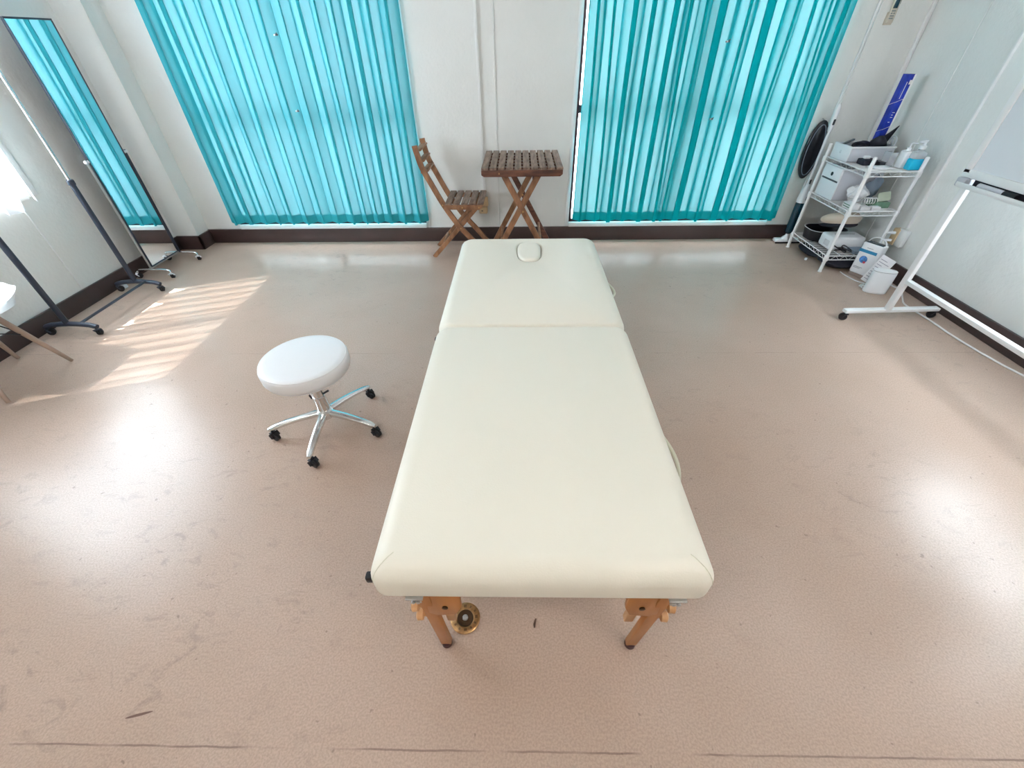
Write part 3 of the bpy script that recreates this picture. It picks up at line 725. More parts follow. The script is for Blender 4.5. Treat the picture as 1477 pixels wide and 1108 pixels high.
cord('white router cord looping from the upper plug down behind the carton', [(2.812, 3.20, 0.316), (2.775, 3.165, 0.29), (2.775, 3.08, 0.18), (2.775, 2.96, 0.10), (2.745, 2.89, 0.035), (2.72, 2.872, 0.03), (2.70, 2.862, 0.03), (2.672, 2.852, 0.03)], 0.004)
cord('white cord from the lower plug trailing along the right skirting to the camera', [(2.812, 3.20, 0.260), (2.785, 3.15, 0.20), (2.80, 3.06, 0.08), (2.835, 2.96, 0.010), (2.85, 2.86, 0.0065), (2.78, 2.74, 0.0065), (2.730, 2.645, 0.0065), (2.735, 2.52, 0.0065), (2.742, 2.40, 0.0065), (2.742, 2.24, 0.0065), (2.760, 2.06, 0.0065), (2.785, 1.92, 0.0065), (2.82, 1.76, 0.0065), (2.83, 1.4, 0.0065)], 0.0055)
cord('thin white cable curling on the floor before the printed carton', [(2.60, 3.19, 0.005), (2.60, 3.12, 0.005), (2.625, 3.02, 0.005), (2.67, 2.97, 0.005), (2.68, 2.92, 0.012), (2.66, 2.885, 0.05)], 0.004)
cord('tangled white cord bunched between router and carton', [(2.60, 2.93, 0.005), (2.63, 2.91, 0.022), (2.60, 2.90, 0.028), (2.58, 2.92, 0.012), (2.61, 2.94, 0.016), (2.635, 2.92, 0.005), (2.60, 2.885, 0.008), (2.575, 2.90, 0.020), (2.605, 2.92, 0.032)], 0.004)

# ------------------------------------------------------------------ wire shelf rack
RX0, RX1, RY0, RY1 = 2.445, 2.800, 3.205, 3.725
rk = thing('wire_shelf_rack', 'white three tier wire shelf rack in the right back corner', 'shelf', ((RX0 + RX1) / 2, (RY0 + RY1) / 2, 0))
for (x, y) in ((RX0, RY0), (RX0, RY1), (RX1, RY0), (RX1, RY1)):
    m = MB(); m.tube([(x, y, 0.012), (x, y, 0.822)], 0.0125, 14); p = obj('post', m, WPAINT, rk)
    m = MB(); m.lathe([(0.0128, 0.815), (0.0135, 0.822), (0.0125, 0.829), (0.008, 0.832)], (x, y, 0), 14); obj('cap', m, WPAINT, p)
    m = MB(); m.lathe([(0.015, 0.0), (0.016, 0.004), (0.010, 0.014)], (x, y, 0), 14); obj('foot', m, WPAINT, p)
for zt in (0.128, 0.470, 0.738):
    m = MB(); n = 22
    for k in range(n + 1):
        y = RY0 + 0.015 + (RY1 - RY0 - 0.03) * k / n; m.tube([(RX0, y, zt), (RX1, y, zt)], 0.0018, 5)
    for x in (RX0 + 0.12, RX1 - 0.12): m.tube([(x, RY0, zt - 0.004), (x, RY1, zt - 0.004)], 0.0028, 6)
    sh = obj('shelf', m, WPAINT, rk)
    for (a, b) in (((RX0, RY0), (RX0, RY1)), ((RX1, RY0), (RX1, RY1)), ((RX0, RY0), (RX1, RY0)), ((RX0, RY1), (RX1, RY1))):
        m = MB(); A = V((*a, zt)); B = V((*b, zt)); dz = V((0, 0, -0.030))
        m.tube([A, B], 0.0038, 6); m.tube([A + dz, B + dz], 0.0038, 6)
        q = 16 if abs(a[1] - b[1]) > 0.1 else 10
        m.tube([A + (B - A) * (i / q) + (dz if i % 2 else V()) for i in range(q + 1)], 0.0020, 5)
        obj('edge_truss', m, WPAINT, sh)
    for (x, y) in ((RX0, RY0), (RX0, RY1), (RX1, RY0), (RX1, RY1)):
        m = MB(); m.lathe([(0.0155, zt - 0.036), (0.018, zt - 0.032), (0.017, zt + 0.004), (0.0145, zt + 0.006)], (x, y, 0), 14); obj('collar', m, WPAINT, sh)

# storage bins
def bin_(name, label, x0, x1, y0, y1, z0, z1, body, hole, mark):
    t = thing(name, label, 'storage bin', ((x0 + x1) / 2, (y0 + y1) / 2, z0))
    m = MB(); w = 0.004
    m.box((x0, y0, z0), (x1, y1, z0 + w)); m.box((x0 + w, y0, z0), (x1, y0 + w, z1), 0.001); m.box((x0 + w, y1 - w, z0), (x1, y1, z1), 0.001); m.box((x1 - w, y0, z0), (x1, y1, z1), 0.001)
    obj('body', m, body, t)
    m = MB(); m.box((x0 - 0.004, y0 - 0.004, z0 + 0.0005), (x0 + 0.004, y1 + 0.004, z1 + 0.004), 0.004); fr = obj('front', m, WPLAS, t)
    m = MB()
    for a, b in (((x0, y0 - 0.006, z1 - 0.008), (x1 + 0.004, y0 + 0.004, z1 + 0.003)), ((x0, y1 - 0.004, z1 - 0.008), (x1 + 0.004, y1 + 0.006, z1 + 0.003)), ((x1 - 0.004, y0, z1 - 0.008), (x1 + 0.006, y1, z1 + 0.003))): m.box(a, b, 0.002)
    obj('rim', m, WPLAS, t)
    if hole:
        m = MB(); m.lathe([(0.014, 0), (0.014, 0.002), (0.002, 0.002)], (x0 - 0.0090, (y0 + y1) / 2 - 0.01, z1 - 0.05), 20, Matrix.Rotation(-PI / 2, 4, 'Y')); obj('finger_hole', m, BLACKP, fr, 'black round finger hole')
        m = MB(); m.box((x0 - 0.0065, y0 + 0.01, z1 - 0.098), (x0 - 0.003, y1 - 0.01, z1 - 0.086), 0.001); obj('groove', m, DGREY, fr)
        m = MB(); m.box((x0 - 0.0095, y0, z1 - 0.086), (x0 - 0.003, y1, z1 + 0.003), 0.003); obj('lid_flap', m, WPLAS, fr)
    if mark:
        m = MB(); m.tube([(x0 - 0.0045, (y0 + y1) / 2 + 0.010 * math.cos(a), z1 - 0.045 + 0.010 * math.sin(a)) for a in [2 * PI * k / 20 for k in range(20)]], 0.0011, 5, closed=True)
        m.box((x0 - 0.0052, (y0 + y1) / 2 - 0.002, z1 - 0.053), (x0 - 0.0038, (y0 + y1) / 2 + 0.002, z1 - 0.037)); obj('round_mark', m, LGREY, fr)
bin_('storage_bin', 'open white bin on the top tier holding black cloth', 2.462, 2.782, 3.50, 3.700, 0.7405, 0.840, FROST, False, True)
bin_('storage_bin', 'tall frosted drawer bin with a finger hole on the middle tier', 2.462, 2.775, 3.475, 3.698, 0.4725, 0.695, FROST, True, False)
m = MB(); m.blob((2.690, 3.580, 0.842), (0.062, 0.050, 0.052), 3, 0.20, 2.2); m.blob((2.60, 3.605, 0.826), (0.065, 0.045, 0.036), 5, 0.25, 2.4)
m.prism([(0, 0), (0.12, 0), (0.165, 0.105), (0.10, 0.055)], (2.632, 3.575, 0.845), (1, 0, 0.1), (0, 0.1, 1), 0.012, 0.004)
o = obj('black_cloth_bag', m, NAVY); tag(o, 'crumpled black cloth bag poking out of the top white bin', 'bag')
m = MB(); m.tube([(2.775 + 0.001 * k, 3.56 + 0.028 * math.cos(a), 0.868 + 0.030 * math.sin(a)) for k, a in enumerate([2 * PI * q / 22 for q in range(24)])], 0.005, 7)
m.tube([(2.772, 3.56 + 0.018 * math.cos(a), 0.866 + 0.02 * math.sin(a)) for a in [2 * PI * q / 18 for q in range(18)]], 0.004, 7, closed=True)
o = obj('coiled_tube', m, FROST); tag(o, 'clear coiled tubing at the back of the top white bin', 'tubing')
m = MB(); m.bar((2.50, 3.66, 0.838), (2.58, 3.685, 0.862), 0.018, 0.012, bev=0.004); m.tube([(2.50, 3.66, 0.838), (2.485, 3.655, 0.835)], 0.007, 8); o = obj('grey_massager', m, DGREY); tag(o, 'small dark grey handheld tool lying across the top white bin', 'tool')
# things on the front of the top tier
t = thing('dark_box', 'small dark box with a white cap on the top tier', 'box', (2.56, 3.42, 0.74))
m = MB(); m.box((2.515, 3.385, 0.7405), (2.610, 3.465, 0.778), 0.005); obj('body', m, NAVY, t)
m = MB(); m.box((2.535, 3.42, 0.778), (2.575, 3.450, 0.796), 0.005); obj('cap', m, WPLAS, t)
m = MB(); m.box((2.525, 3.265, 0.7405), (2.655, 3.345, 0.752), 0.004); o = obj('white_tray', m, WPLAS); tag(o, 'flat white tray lying at the front of the top tier', 'tray')
m = MB(); m.box((2.615, 3.36, 0.7405), (2.680, 3.44, 0.768), 0.005); o = obj('black_case', m, BLACKP); tag(o, 'flat black case behind the flat white tray', 'case')
t = thing('clear_organizer', 'clear upright organizer with pinkish contents on the top tier', 'organizer', (2.69, 3.36, 0.74))
m = MB()
m.box((2.655, 3.352, 0.7405), (2.705, 3.357, 0.83)); m.box((2.655, 3.415, 0.7405), (2.705, 3.42, 0.83)); m.box((2.655, 3.352, 0.7405), (2.66, 3.42, 0.83)); m.box((2.655, 3.352, 0.7405), (2.705, 3.42, 0.745)); obj('shell', m, CLEARP, t)
m = MB(); m.box((2.665, 3.362, 0.746), (2.700, 3.410, 0.785), 0.006); obj('contents', m, PINK, t, 'pinkish packet')
t = thing('white_pump_bottle', 'plain white pump bottle beside the blue sanitizer', 'bottle', (2.735, 3.32, 0.74))
m = MB(); m.box((2.705, 3.285, 0.7405), (2.757, 3.345, 0.850), 0.010, 3); obj('body', m, WPLAS, t)
m = MB(); m.lathe([(0.015, 0.849), (0.015, 0.868), (0.006, 0.870), (0.006, 0.895)], (2.731, 3.315, 0), 14); m.bar((2.731, 3.315, 0.897), (2.775, 3.315, 0.893), 0.012, 0.009, bev=0.003); obj('pump', m, WPLAS, t)
t = thing('sanitizer_bottle', 'clear bottle of bright blue sanitizer with a white pump on the top tier', 'bottle', (2.785, 3.24, 0.74))
BXc, BYc = 2.770, 3.255
m = MB(); m.box((BXc - 0.042, BYc - 0.028, 0.7405), (BXc + 0.042, BYc + 0.028, 0.812), 0.010, 3); obj('liquid', m, BLUEGEL, t, 'blue liquid')
m = MB(); rg = []
for s_, z in ((1, 0.813), (1.0, 0.838), (0.92, 0.850), (0.5, 0.858), (0.36, 0.862), (0.36, 0.872)): rg.append([(BXc + (x) * s_, BYc + (y) * (s_ if s_ > 0.6 else s_ * 1.3), z) for x, y in rrect(-0.042, 0.042, -0.028, 0.028, 0.012)])
m.loops(rg); obj('bottle_top', m, CLEARP, t)
m = MB(); m.lathe([(0.021, 0.870), (0.021, 0.890), (0.010, 0.894), (0.009, 0.915)], (BXc, BYc, 0), 16); m.bar((BXc + 0.012, BYc, 0.920), (BXc - 0.036, BYc, 0.912), 0.020, 0.014, bev=0.004); obj('pump', m, WPLAS, t)
# middle tier
m = MB(); m.blob((2.59, 3.40, 0.545), (0.070, 0.050, 0.058), 11, 0.25, 3.2); o = obj('plastic_bag', m, BAGW); tag(o, 'crumpled white plastic bag on the middle tier', 'bag')
m = MB(); m.blob((2.70, 3.415, 0.575), (0.042, 0.036, 0.085), 12, 0.25, 2.6); o = obj('grey_cloth_bundle', m, GCLOTH); tag(o, 'grey blue cloth bundle behind the white plastic bag', 'cloth')
m = MB(); m.box((2.66, 3.27, 0.4725), (2.775, 3.365, 0.515), 0.006); o = obj('green_pouch', m, GREENP); tag(o, 'dark green box at the right of the middle tier', 'box')
m = MB(); m.prism(rrect(-0.048, 0.048, -0.032, 0.032, 0.012, 4), (2.722, 3.30, 0.548), (1, 0.1, 0.1), (0, 0.5, 0.8), 0.012, 0.003); o = obj('pale_green_sachet', m, GREENL); tag(o, 'pale green sachet propped on the dark green box', 'sachet')
for (x0_, x1_, lb) in ((2.535, 2.605, 'left of the two white cartons at the front of the middle tier'), (2.615, 2.680, 'right of the two white cartons at the front of the middle tier')):
    m = MB(); m.box((x0_, 3.222, 0.4725), (x1_, 3.262, 0.496), 0.002); o = obj('white_carton', m, PAPER); tag(o, lb, 'carton')
t = thing('striped_carton', 'white carton with dark green stripes on the middle tier corner', 'carton', (2.50, 3.28, 0.4725))
m = MB(); m.box((2.465, 3.235, 0.4725), (2.530, 3.330, 0.512), 0.002); obj('body', m, PAPER, t)
m = MB(); m.box((2.4642, 3.24, 0.482), (2.4655, 3.325, 0.488)); m.box((2.4642, 3.24, 0.497), (2.4655, 3.325, 0.503)); obj('stripe', m, GREENP, t)
m = MB(); pts = []
for k in range(60): a = k * 2 * PI / 10; pts.append((2.575 + 0.0018 * k, 3.30 + 0.022 * math.cos(a), 0.520 + 0.022 * math.sin(a)))
m.tube(pts, 0.0028, 6); o = obj('white_coil_cord', m, WCORD); tag(o, 'white coiled cord in front of the plastic bag', 'cord')
# bottom tier
t = thing('black_tray', 'deep black round cornered tray on the bottom tier', 'tray', (2.62, 3.595, 0.13))
m = MB(); out = rrect(2.462, 2.775, 3.490, 3.700, 0.075, 8); inn = [(2.6185 + (x - 2.6185) * 0.95, 3.595 + (y - 3.595) * 0.96) for x, y in out]
m.loops([[(2.6185 + (x - 2.6185) * 0.9, 3.595 + (y - 3.595) * 0.93, 0.1305) for x, y in out], [(x, y, 0.215) for x, y in out], [(x, y, 0.217) for x, y in inn], [(2.6185 + (x - 2.6185) * 0.86, 3.595 + (y - 3.595) * 0.9, 0.136) for x, y in out]]); obj('body', m, BLACKP, t)
m = MB(); m.tube([(x, y, 0.217) for x, y in out], 0.003, 6, closed=True); obj('rim', m, LGREY, t, 'thin pale rim')
m = MB(); m.box((2.495, 3.53, 0.137), (2.575, 3.60, 0.185), 0.010); o = obj('slate_pouch', m, GCLOTH); tag(o, 'slate grey pouch lying in the black tray', 'pouch')
t = thing('white_printer', 'compact white printer in front of the black tray on the bottom tier', 'printer', (2.63, 3.40, 0.14))
m = MB(); m.box((2.512, 3.315, 0.1310), (2.778, 3.478, 0.232), 0.018, 3); bd = obj('body', m, WPLAS, t)
m = MB(); m.box((2.510, 3.34, 0.155), (2.5135, 3.405, 0.198), 0.001); obj('panel', m, LGREY, bd, 'grey front panel')
m = MB(); m.box((2.57, 3.40, 0.2315), (2.73, 3.404, 0.2335)); obj('slot', m, DGREY, bd)
# crescent face cushion resting on the printer
t = thing('face_rest_cushion', 'beige crescent face rest cushion lying over the printer', 'cushion', (2.61, 3.53, 0.23))
def arc_pad(c, Rr, r, a0, a1, z, squash, m_, name, tilt):
    m = MB(); rg = []
    for k in range(29):
        a = a0 + (a1 - a0) * k / 28; kk = math.sin(PI * min(max(k / 28, 0.04), 0.96)) ** 0.35
        ctr = V((Rr * math.cos(a), Rr * math.sin(a), 0)); d = V((math.cos(a), math.sin(a), 0))
        rg.append([ctr + d * r * kk * math.cos(b) + V((0, 0, r * squash * kk * math.sin(b))) for b in [2 * PI * j / 14 for j in range(14)]])
    m.loops(rg)
    bmesh.ops.transform(m.bm, matrix=Matrix.Translation(V(c)) @ Matrix.Rotation(tilt, 4, 'X'), verts=m.bm.verts[:]); return obj(name, m, m_, t, smooth=60)
arc_pad((2.625, 3.515, 0.318), 0.095, 0.058, -1.15 * PI, 0.30 * PI, 0, 0.88, BEIGEC, 'pad', -0.30)
arc_pad((2.625, 3.510, 0.274), 0.098, 0.047, -1.15 * PI, 0.30 * PI, 0, 0.45, NAVY, 'base', -0.30)
m = MB(); rnd = random.Random(6); pts = [(2.555 + 0.045 * math.sin(k * 1.7) + 0.010 * k * 0.6, 3.275 + 0.030 * math.cos(k * 2.3), 0.142 + 0.012 * (k % 4)) for k in range(15)]
m.tube(smooth_path(pts, 5), 0.0042, 6); o = obj('black_cable', m, BLACKP); tag(o, 'tangled black cable at the front of the bottom tier', 'cable')
m = MB(); m.box((2.66, 3.225, 0.1305), (2.775, 3.325, 0.160), 0.006); o = obj('grey_power_adapter', m, GCLOTH); tag(o, 'flat slate grey box beside the tangled black cable', 'box')
m = MB(); m.blob((2.60, 3.56, 0.046), (0.150, 0.150, 0.044), 21, 0.10, 2.0); m.blob((2.63, 3.31, 0.044), (0.145, 0.125, 0.042), 22, 0.10, 2.0)
o = obj('black_duffel_bag', m, NAVY); tag(o, 'soft black bag lying on the floor under the wire shelf', 'bag')
m = MB(); m.lathe([(0.009, 0), (0.011, 0.003), (0.011, 0.016), (0.006, 0.020)], (2.452, 3.435, 0), 14); o = obj('white_stopper', m, WPLAS); tag(o, 'small white stopper on the floor at the black bag under the shelf', 'stopper')

# ------------------------------------------------------------------ stick vacuum, black pad, blue carton
vc = thing('stick_vacuum', 'white cordless stick vacuum standing between the curtain and the wire shelf', 'vacuum cleaner', (2.46, 3.85, 0))
m = MB(); m.box((2.372, 3.812, 0.004), (2.590, 3.885, 0.034), 0.012, 3); hd = obj('floor_head', m, WPLAS, vc)
m = MB(); m.box((2.370, 3.808, 0.0), (2.592, 3.818, 0.014), 0.003); obj('bumper', m, BLACKP, hd, 'black front bumper')
m = MB(); m.lathe([(0.045, 0.03), (0.036, 0.044), (0.018, 0.062), (0.013, 0.085)], (2.476, 3.85, 0), 16); obj('neck', m, WPLAS, hd)
m = MB(); m.lathe([(0.020, 0.08), (0.033, 0.10), (0.036, 0.34), (0.034, 0.352)], (2.476, 3.852, 0), 22); obj('dust_cup', m, TEALB, vc, 'dark teal translucent dust cup')
m = MB(); m.lathe([(0.0365, 0.352), (0.038, 0.37), (0.037, 0.40), (0.030, 0.44), (0.018, 0.475), (0.0125, 0.50)], (2.476, 3.852, 0), 22); bd = obj('motor_body', m, WPLAS, vc)
m = MB(); m.box((2.484, 3.812, 0.375), (2.500, 3.820, 0.405), 0.004); m.box((2.471, 3.828, 0.505), (2.480, 3.842, 0.540), 0.003); obj('switch', m, BLACKP, bd)
m = MB(); m.tube([(2.476, 3.852, 0.49), (2.470, 3.852, 0.90)], 0.0115, 12); obj('wand', m, WPLAS, vc)
m = MB(); m.tube([(2.470, 3.852, 0.89), (2.469, 3.852, 0.915), (2.465, 3.852, 1.06), (2.465, 3.852, 1.075)], [0.014, 0.019, 0.016, 0.010], 12); hn = obj('handle', m, WPLAS, vc)
m = MB(); m.box((2.459, 3.830, 0.935), (2.475, 3.838, 0.975), 0.004); obj('grip_slot', m, BLACKP, hn)
t = thing('black_oval_pad', 'black oval pad hanging on the wall behind the stick vacuum', 'pad', (2.435, 3.93, 0.53))
m = MB(); m.lathe([(0.05, -0.012), (0.98, -0.012), (1.0, -0.004), (1.0, 0.006), (0.94, 0.012), (0.05, 0.012)], (2.440, 3.918, 0.745), 40, Matrix.Rotation(PI / 2, 4, 'X') @ Matrix.Diagonal((0.075, 0.215, 1, 1))); obj('pad', m, BLACKP, t)
m = MB(); m.tube([(2.440 + 0.056 * math.cos(a), 3.905, 0.745 + 0.185 * math.sin(a)) for a in [2 * PI * k / 40 for k in range(40)]], 0.0035, 6, closed=True); obj('rim_line', m, GCLOTH, t, 'thin grey rim line')
m = MB(); m.tube([(2.440, YB, 0.965), (2.440, 3.915, 0.957), (2.440, 3.912, 0.948)], 0.004, 6); obj('hook', m, STEEL, t)
bx = thing('long_blue_carton', 'tall narrow blue printed carton standing upright in the top white bin', 'carton', (2.756, 3.665, 0.745))
m = MB(); m.box((2.722, 3.641, 0.745), (2.777, 3.695, 1.264), 0.002); obj('body', m, BLUEBOX, bx)
m = MB()
m.box((2.7765, 3.640, 0.745), (2.7785, 3.6955, 1.264)); m.box((2.767, 3.6396, 0.745), (2.7785, 3.641, 1.264)); obj('edge', m, WPLAS, bx, 'white printed edge', smooth=0)
m = MB()
for z in (0.93, 1.10):
    m.bar((2.722, 3.6404, z), (2.767, 3.6404, z + 0.020), 0.0015, 0.006, up=(0, 1, 0), bev=0); m.bar((2.7216, 3.641, z), (2.7216, 3.695, z - 0.02), 0.006, 0.0015, bev=0)
for k, (z, w) in enumerate(((1.005, 0.03), (1.02, 0.02), (1.035, 0.034), (0.975, 0.022))):
    m.box((2.737, 3.6398, z), (2.741 + w * 0.4, 3.6408, z + 0.004))
m.box((2.752, 3.6398, 1.205), (2.767, 3.6408, 1.23)); m.box((2.736, 3.6398, 1.12), (2.740, 3.6408, 1.22))
obj('print', m, PAPER, bx, 'white printed lines', smooth=0)

# ------------------------------------------------------------------ remote on the pilaster
rm = thing('remote_controller', 'beige air conditioner remote in a holder high on the pilaster', 'remote', (2.605, 3.92, 1.53))
m = MB(); m.box((2.578, 3.913, 1.530), (2.634, 3.9265, 1.600), 0.004); obj('holder', m, REMOTE, rm)
m = MB(); m.box((2.583, 3.900, 1.540), (2.628, 3.916, 1.700), 0.004); bd = obj('body', m, REMOTE, rm)
m = MB(); m.box((2.588, 3.8985, 1.618), (2.618, 3.901, 1.662), 0.001); obj('screen', m, LCD, bd, 'dark screen')
m = MB()
for r in range(4): m.box((2.588, 3.8985, 1.562 + r * 0.013), (2.616 if r != 2 else 2.600, 3.901, 1.569 + r * 0.013), 0.001)
m.box((2.606, 3.8985, 1.588), (2.616, 3.901, 1.595), 0.001); m.box((2.622, 3.8985, 1.64), (2.626, 3.901, 1.665))
obj('buttons', m, KEYG, bd)

# ------------------------------------------------------------------ printed carton, paper, router
ct = thing('printed_carton', 'white printed carton with a blue band and wire handle beside the outlet', 'carton', (2.70, 3.11, 0))
ax = V((2.640, 3.165, 0)); bx_ = V((2.705, 3.035, 0)); ud = (bx_ - ax).normalized(); nd = V((-ud.y, ud.x, 0)); 
if nd.x < 0: nd = -nd
cw_ = (bx_ - ax).length; dp = 0.075; hgt = 0.262
def frame(o, u, v, w): return Matrix(((u.x, v.x, w.x, o.x), (u.y, v.y, w.y, o.y), (u.z, v.z, w.z, o.z), (0, 0, 0, 1)))
FM = frame(ax, ud, nd, V((0, 0, 1)))
m = MB(); m.box((0, 0, 0.024), (cw_, dp, hgt), 0.012, 3, M=FM); bd = obj('body', m, WPLAS, ct)
m = MB(); m.box((0.004, 0.004, 0), (cw_ - 0.004, dp - 0.004, 0.026), 0.004, M=FM); obj('base', m, SAND, ct, 'brown base')
m = MB(); m.box((0.012, 0.010, hgt - 0.004), (cw_ - 0.012, dp - 0.012, hgt + 0.0015), 0.001, M=FM); obj('lid_opening', m, TEALB, bd, 'dark teal top')
m = MB(); m.box((0.0, -0.0012, 0.190), (cw_ * 0.86, 0.0008, 0.212), 0, M=FM); obj('blue_band', m, BLUEST, bd, 'blue band', smooth=0)
m = MB(); m.lathe([(0.001, 0), (0.027, 0), (0.027, 0.0015), (0.001, 0.0015)], (0, 0, 0), 28, FM @ Matrix.Translation((cw_ * 0.40, -0.001, 0.140)) @ Matrix.Rotation(PI / 2, 4, 'X')); obj('picture_disc', m, BLUED, bd, 'round blue picture', smooth=0)
m = MB(); m.lathe([(0.001, 0), (0.009, 0), (0.009, 0.001), (0.001, 0.001)], (0, 0, 0), 18, FM @ Matrix.Translation((cw_ * 0.50, -0.0025, 0.122)) @ Matrix.Rotation(PI / 2, 4, 'X')); obj('picture_spot', m, REDD, bd, 'small red spot', smooth=0)
m = MB()
for z, a, b in ((0.075, 0.1, 0.55), (0.066, 0.1, 0.45), (0.226, 0.3, 0.6)): m.box((cw_ * a, -0.0012, z), (cw_ * b, 0.0005, z + 0.003), 0, M=FM)
obj('small_print', m, INK, bd, smooth=0)
m = MB(); m.tube([FM @ V((cw_ / 2 + cw_ * 0.42 * math.cos(a), dp * 0.6, hgt - 0.002 + 0.045 * math.sin(a))) for a in [PI * k / 16 for k in range(17)]], 0.0042, 8); obj('handle', m, WPLAS, ct)
pp = thing('paper_sheet', 'printed paper sheet leaning against the white carton behind the router', 'paper', (2.69, 2.96, 0))
u = V((0.90, -0.28, 0.0)).normalized(); v = V((0.12, 0.30, 0.92)).normalized(); v = (v - u * v.dot(u)).normalized(); w = u.cross(v)
FM2 = frame(V((2.572, 2.935, 0.062)), u, v, w) @ Matrix.Rotation(-0.42, 4, 'Z')
m = MB(); m.box((0, 0, -0.0006), (0.105, 0.205, 0.0006), 0, M=FM2); ps = obj('sheet', m, PAPER, pp, smooth=0)
m = MB(); rnd = random.Random(3)
for k in range(9):
    z = 0.020 + 0.019 * k; m.box((0.010, z, -0.0011), (0.010 + 0.083 * rnd.uniform(0.45, 1), z + 0.004, 0.0011), 0, M=FM2)
obj('printed_lines', m, INK, ps, smooth=0)
rt_ = thing('router', 'white oval column router standing on the floor before the whiteboard stand', 'router', (2.635, 2.83, 0))
a = V((2.563, 2.838, 0)); b = V((2.706, 2.790, 0)); ud = (b - a).normalized(); nd = V((-ud.y, ud.x, 0)); FM3 = frame((a + b) / 2 + nd * 0.035, ud, nd, V((0, 0, 1)))
def stad(hw, hd): return [(hw * math.copysign(abs(math.cos(t)) ** 0.75, math.cos(t)), hd * math.copysign(abs(math.sin(t)) ** 0.9, math.sin(t))) for t in [2 * PI * k / 36 for k in range(36)]]
m = MB(); m.loops([[FM3 @ V((x, y, z)) for x, y in stad(0.074 - d, 0.040 - d)] for d, z in ((0.004, 0.0), (0.001, 0.004), (0.0, 0.02), (0.0, 0.158), (0.002, 0.163))]); bd = obj('body', m, WPLAS, rt_, smooth=40)
m = MB(); m.loops([[FM3 @ V((x, y, z)) for x, y in stad(0.0722, 0.0382)] for z in (0.1615, 0.1655)]); obj('shadow_gap', m, DGREY, rt_, 'thin dark joint line', smooth=40)
m = MB(); m.loops([[FM3 @ V((x, y, z)) for x, y in stad(0.0735 - d, 0.0395 - d)] for d, z in ((0.0, 0.1650), (0.0, 0.168), (0.004, 0.171))]); obj('lid', m, WPAINT, rt_, smooth=40)

# ------------------------------------------------------------------ whiteboard on wheels
wb = thing('mobile_whiteboard', 'white framed whiteboard on a wheeled stand along the right wall', 'whiteboard', (2.46, 1.65, 0))
WX = 2.44; YA, YC = 2.452, 0.85
for y, dy in ((YA, 0.012), (YC, 0.0)):
    m = MB(); m.bar((2.165, y + 0.002, 0.066), (2.795, y + 0.002 + 2 * dy, 0.066), 0.040, 0.022, up=(0, 0, 1), bev=0.004)
    ft = obj('foot', m, WPAINT, wb)
    for x in (2.175, 2.775): caster(ft, (x, y + 0.002 + (2 * dy if x > 2.5 else 0), 0), 0.024, yaw=2.6, stem_top=0.058)
    m = MB(); m.bar((WX, y, 0.07), (WX, y, 1.78), 0.038, 0.026, up=(1, 0, 0), bev=0.003); obj('upright', m, WPAINT, wb)
m = MB(); m.bar((WX, YA - 0.018, 0.283), (WX, YC + 0.018, 0.283), 0.024, 0.036, up=(1, 0, 0), bev=0.003); obj('crossbar', m, WPAINT, wb)
TZ_ = 0.842
m = MB(); m.bar((WX - 0.030, 2.465, TZ_), (WX - 0.030, YC - 0.03, TZ_), 0.052, 0.010, up=(0, 0, 1), bev=0.002); m.bar((WX - 0.056, 2.465, TZ_ + 0.010), (WX - 0.056, YC - 0.03, TZ_ + 0.010), 0.006, 0.018, up=(0, 0, 1), bev=0.001)
tr = obj('tray', m, WPAINT, wb)
m = MB(); m.box((WX - 0.052, 1.0, TZ_ + 0.0055), (WX - 0.014, 2.41, TZ_ + 0.0075)); m.box((WX - 0.018, 1.0, TZ_ + 0.0055), (WX - 0.0135, 2.41, TZ_ + 0.040)); obj('tray_liner', m, NAVY, tr, 'dark tray liner', smooth=0)
m = MB(); m.box((WX - 0.052, 2.425, TZ_ - 0.006), (WX + 0.018, 2.482, TZ_ + 0.038), 0.006); obj('clamp', m, GPLAS, wb)
m = MB(); m.box((WX - 0.030, YC - 0.02, 0.915), (WX - 0.018, 2.45, 1.78)); obj('board', m, BOARD, wb, 'pale grey writing surface', smooth=0)
m = MB()
m.box((WX - 0.036, YC - 0.04, 0.882), (WX - 0.013, 2.490, 0.922), 0.004); m.box((WX - 0.036, YC - 0.04, 1.77), (WX - 0.013, 2.490, 1.81), 0.004)
m.box((WX - 0.036, 2.450, 0.90), (WX - 0.013, 2.490, 1.80), 0.004); m.box((WX - 0.036, YC - 0.04, 0.90), (WX - 0.013, YC, 1.80), 0.004); obj('board_frame', m, WPAINT, wb)
er = thing('board_eraser', 'grey felt roller eraser lying in the whiteboard tray', 'eraser', (WX - 0.036, 2.28, TZ_ + 0.008))
m = MB(); m.tube([(WX - 0.036, 2.355, TZ_ + 0.0215), (WX - 0.036, 2.21, TZ_ + 0.0215)], 0.0130, 14); obj('felt', m, GPLAS, er)
m = MB(); m.tube([(WX - 0.036, 2.21, TZ_ + 0.0215), (WX - 0.036, 2.14, TZ_ + 0.0215)], 0.0138, 14); obj('grip', m, BLACKP, er, 'black grip')

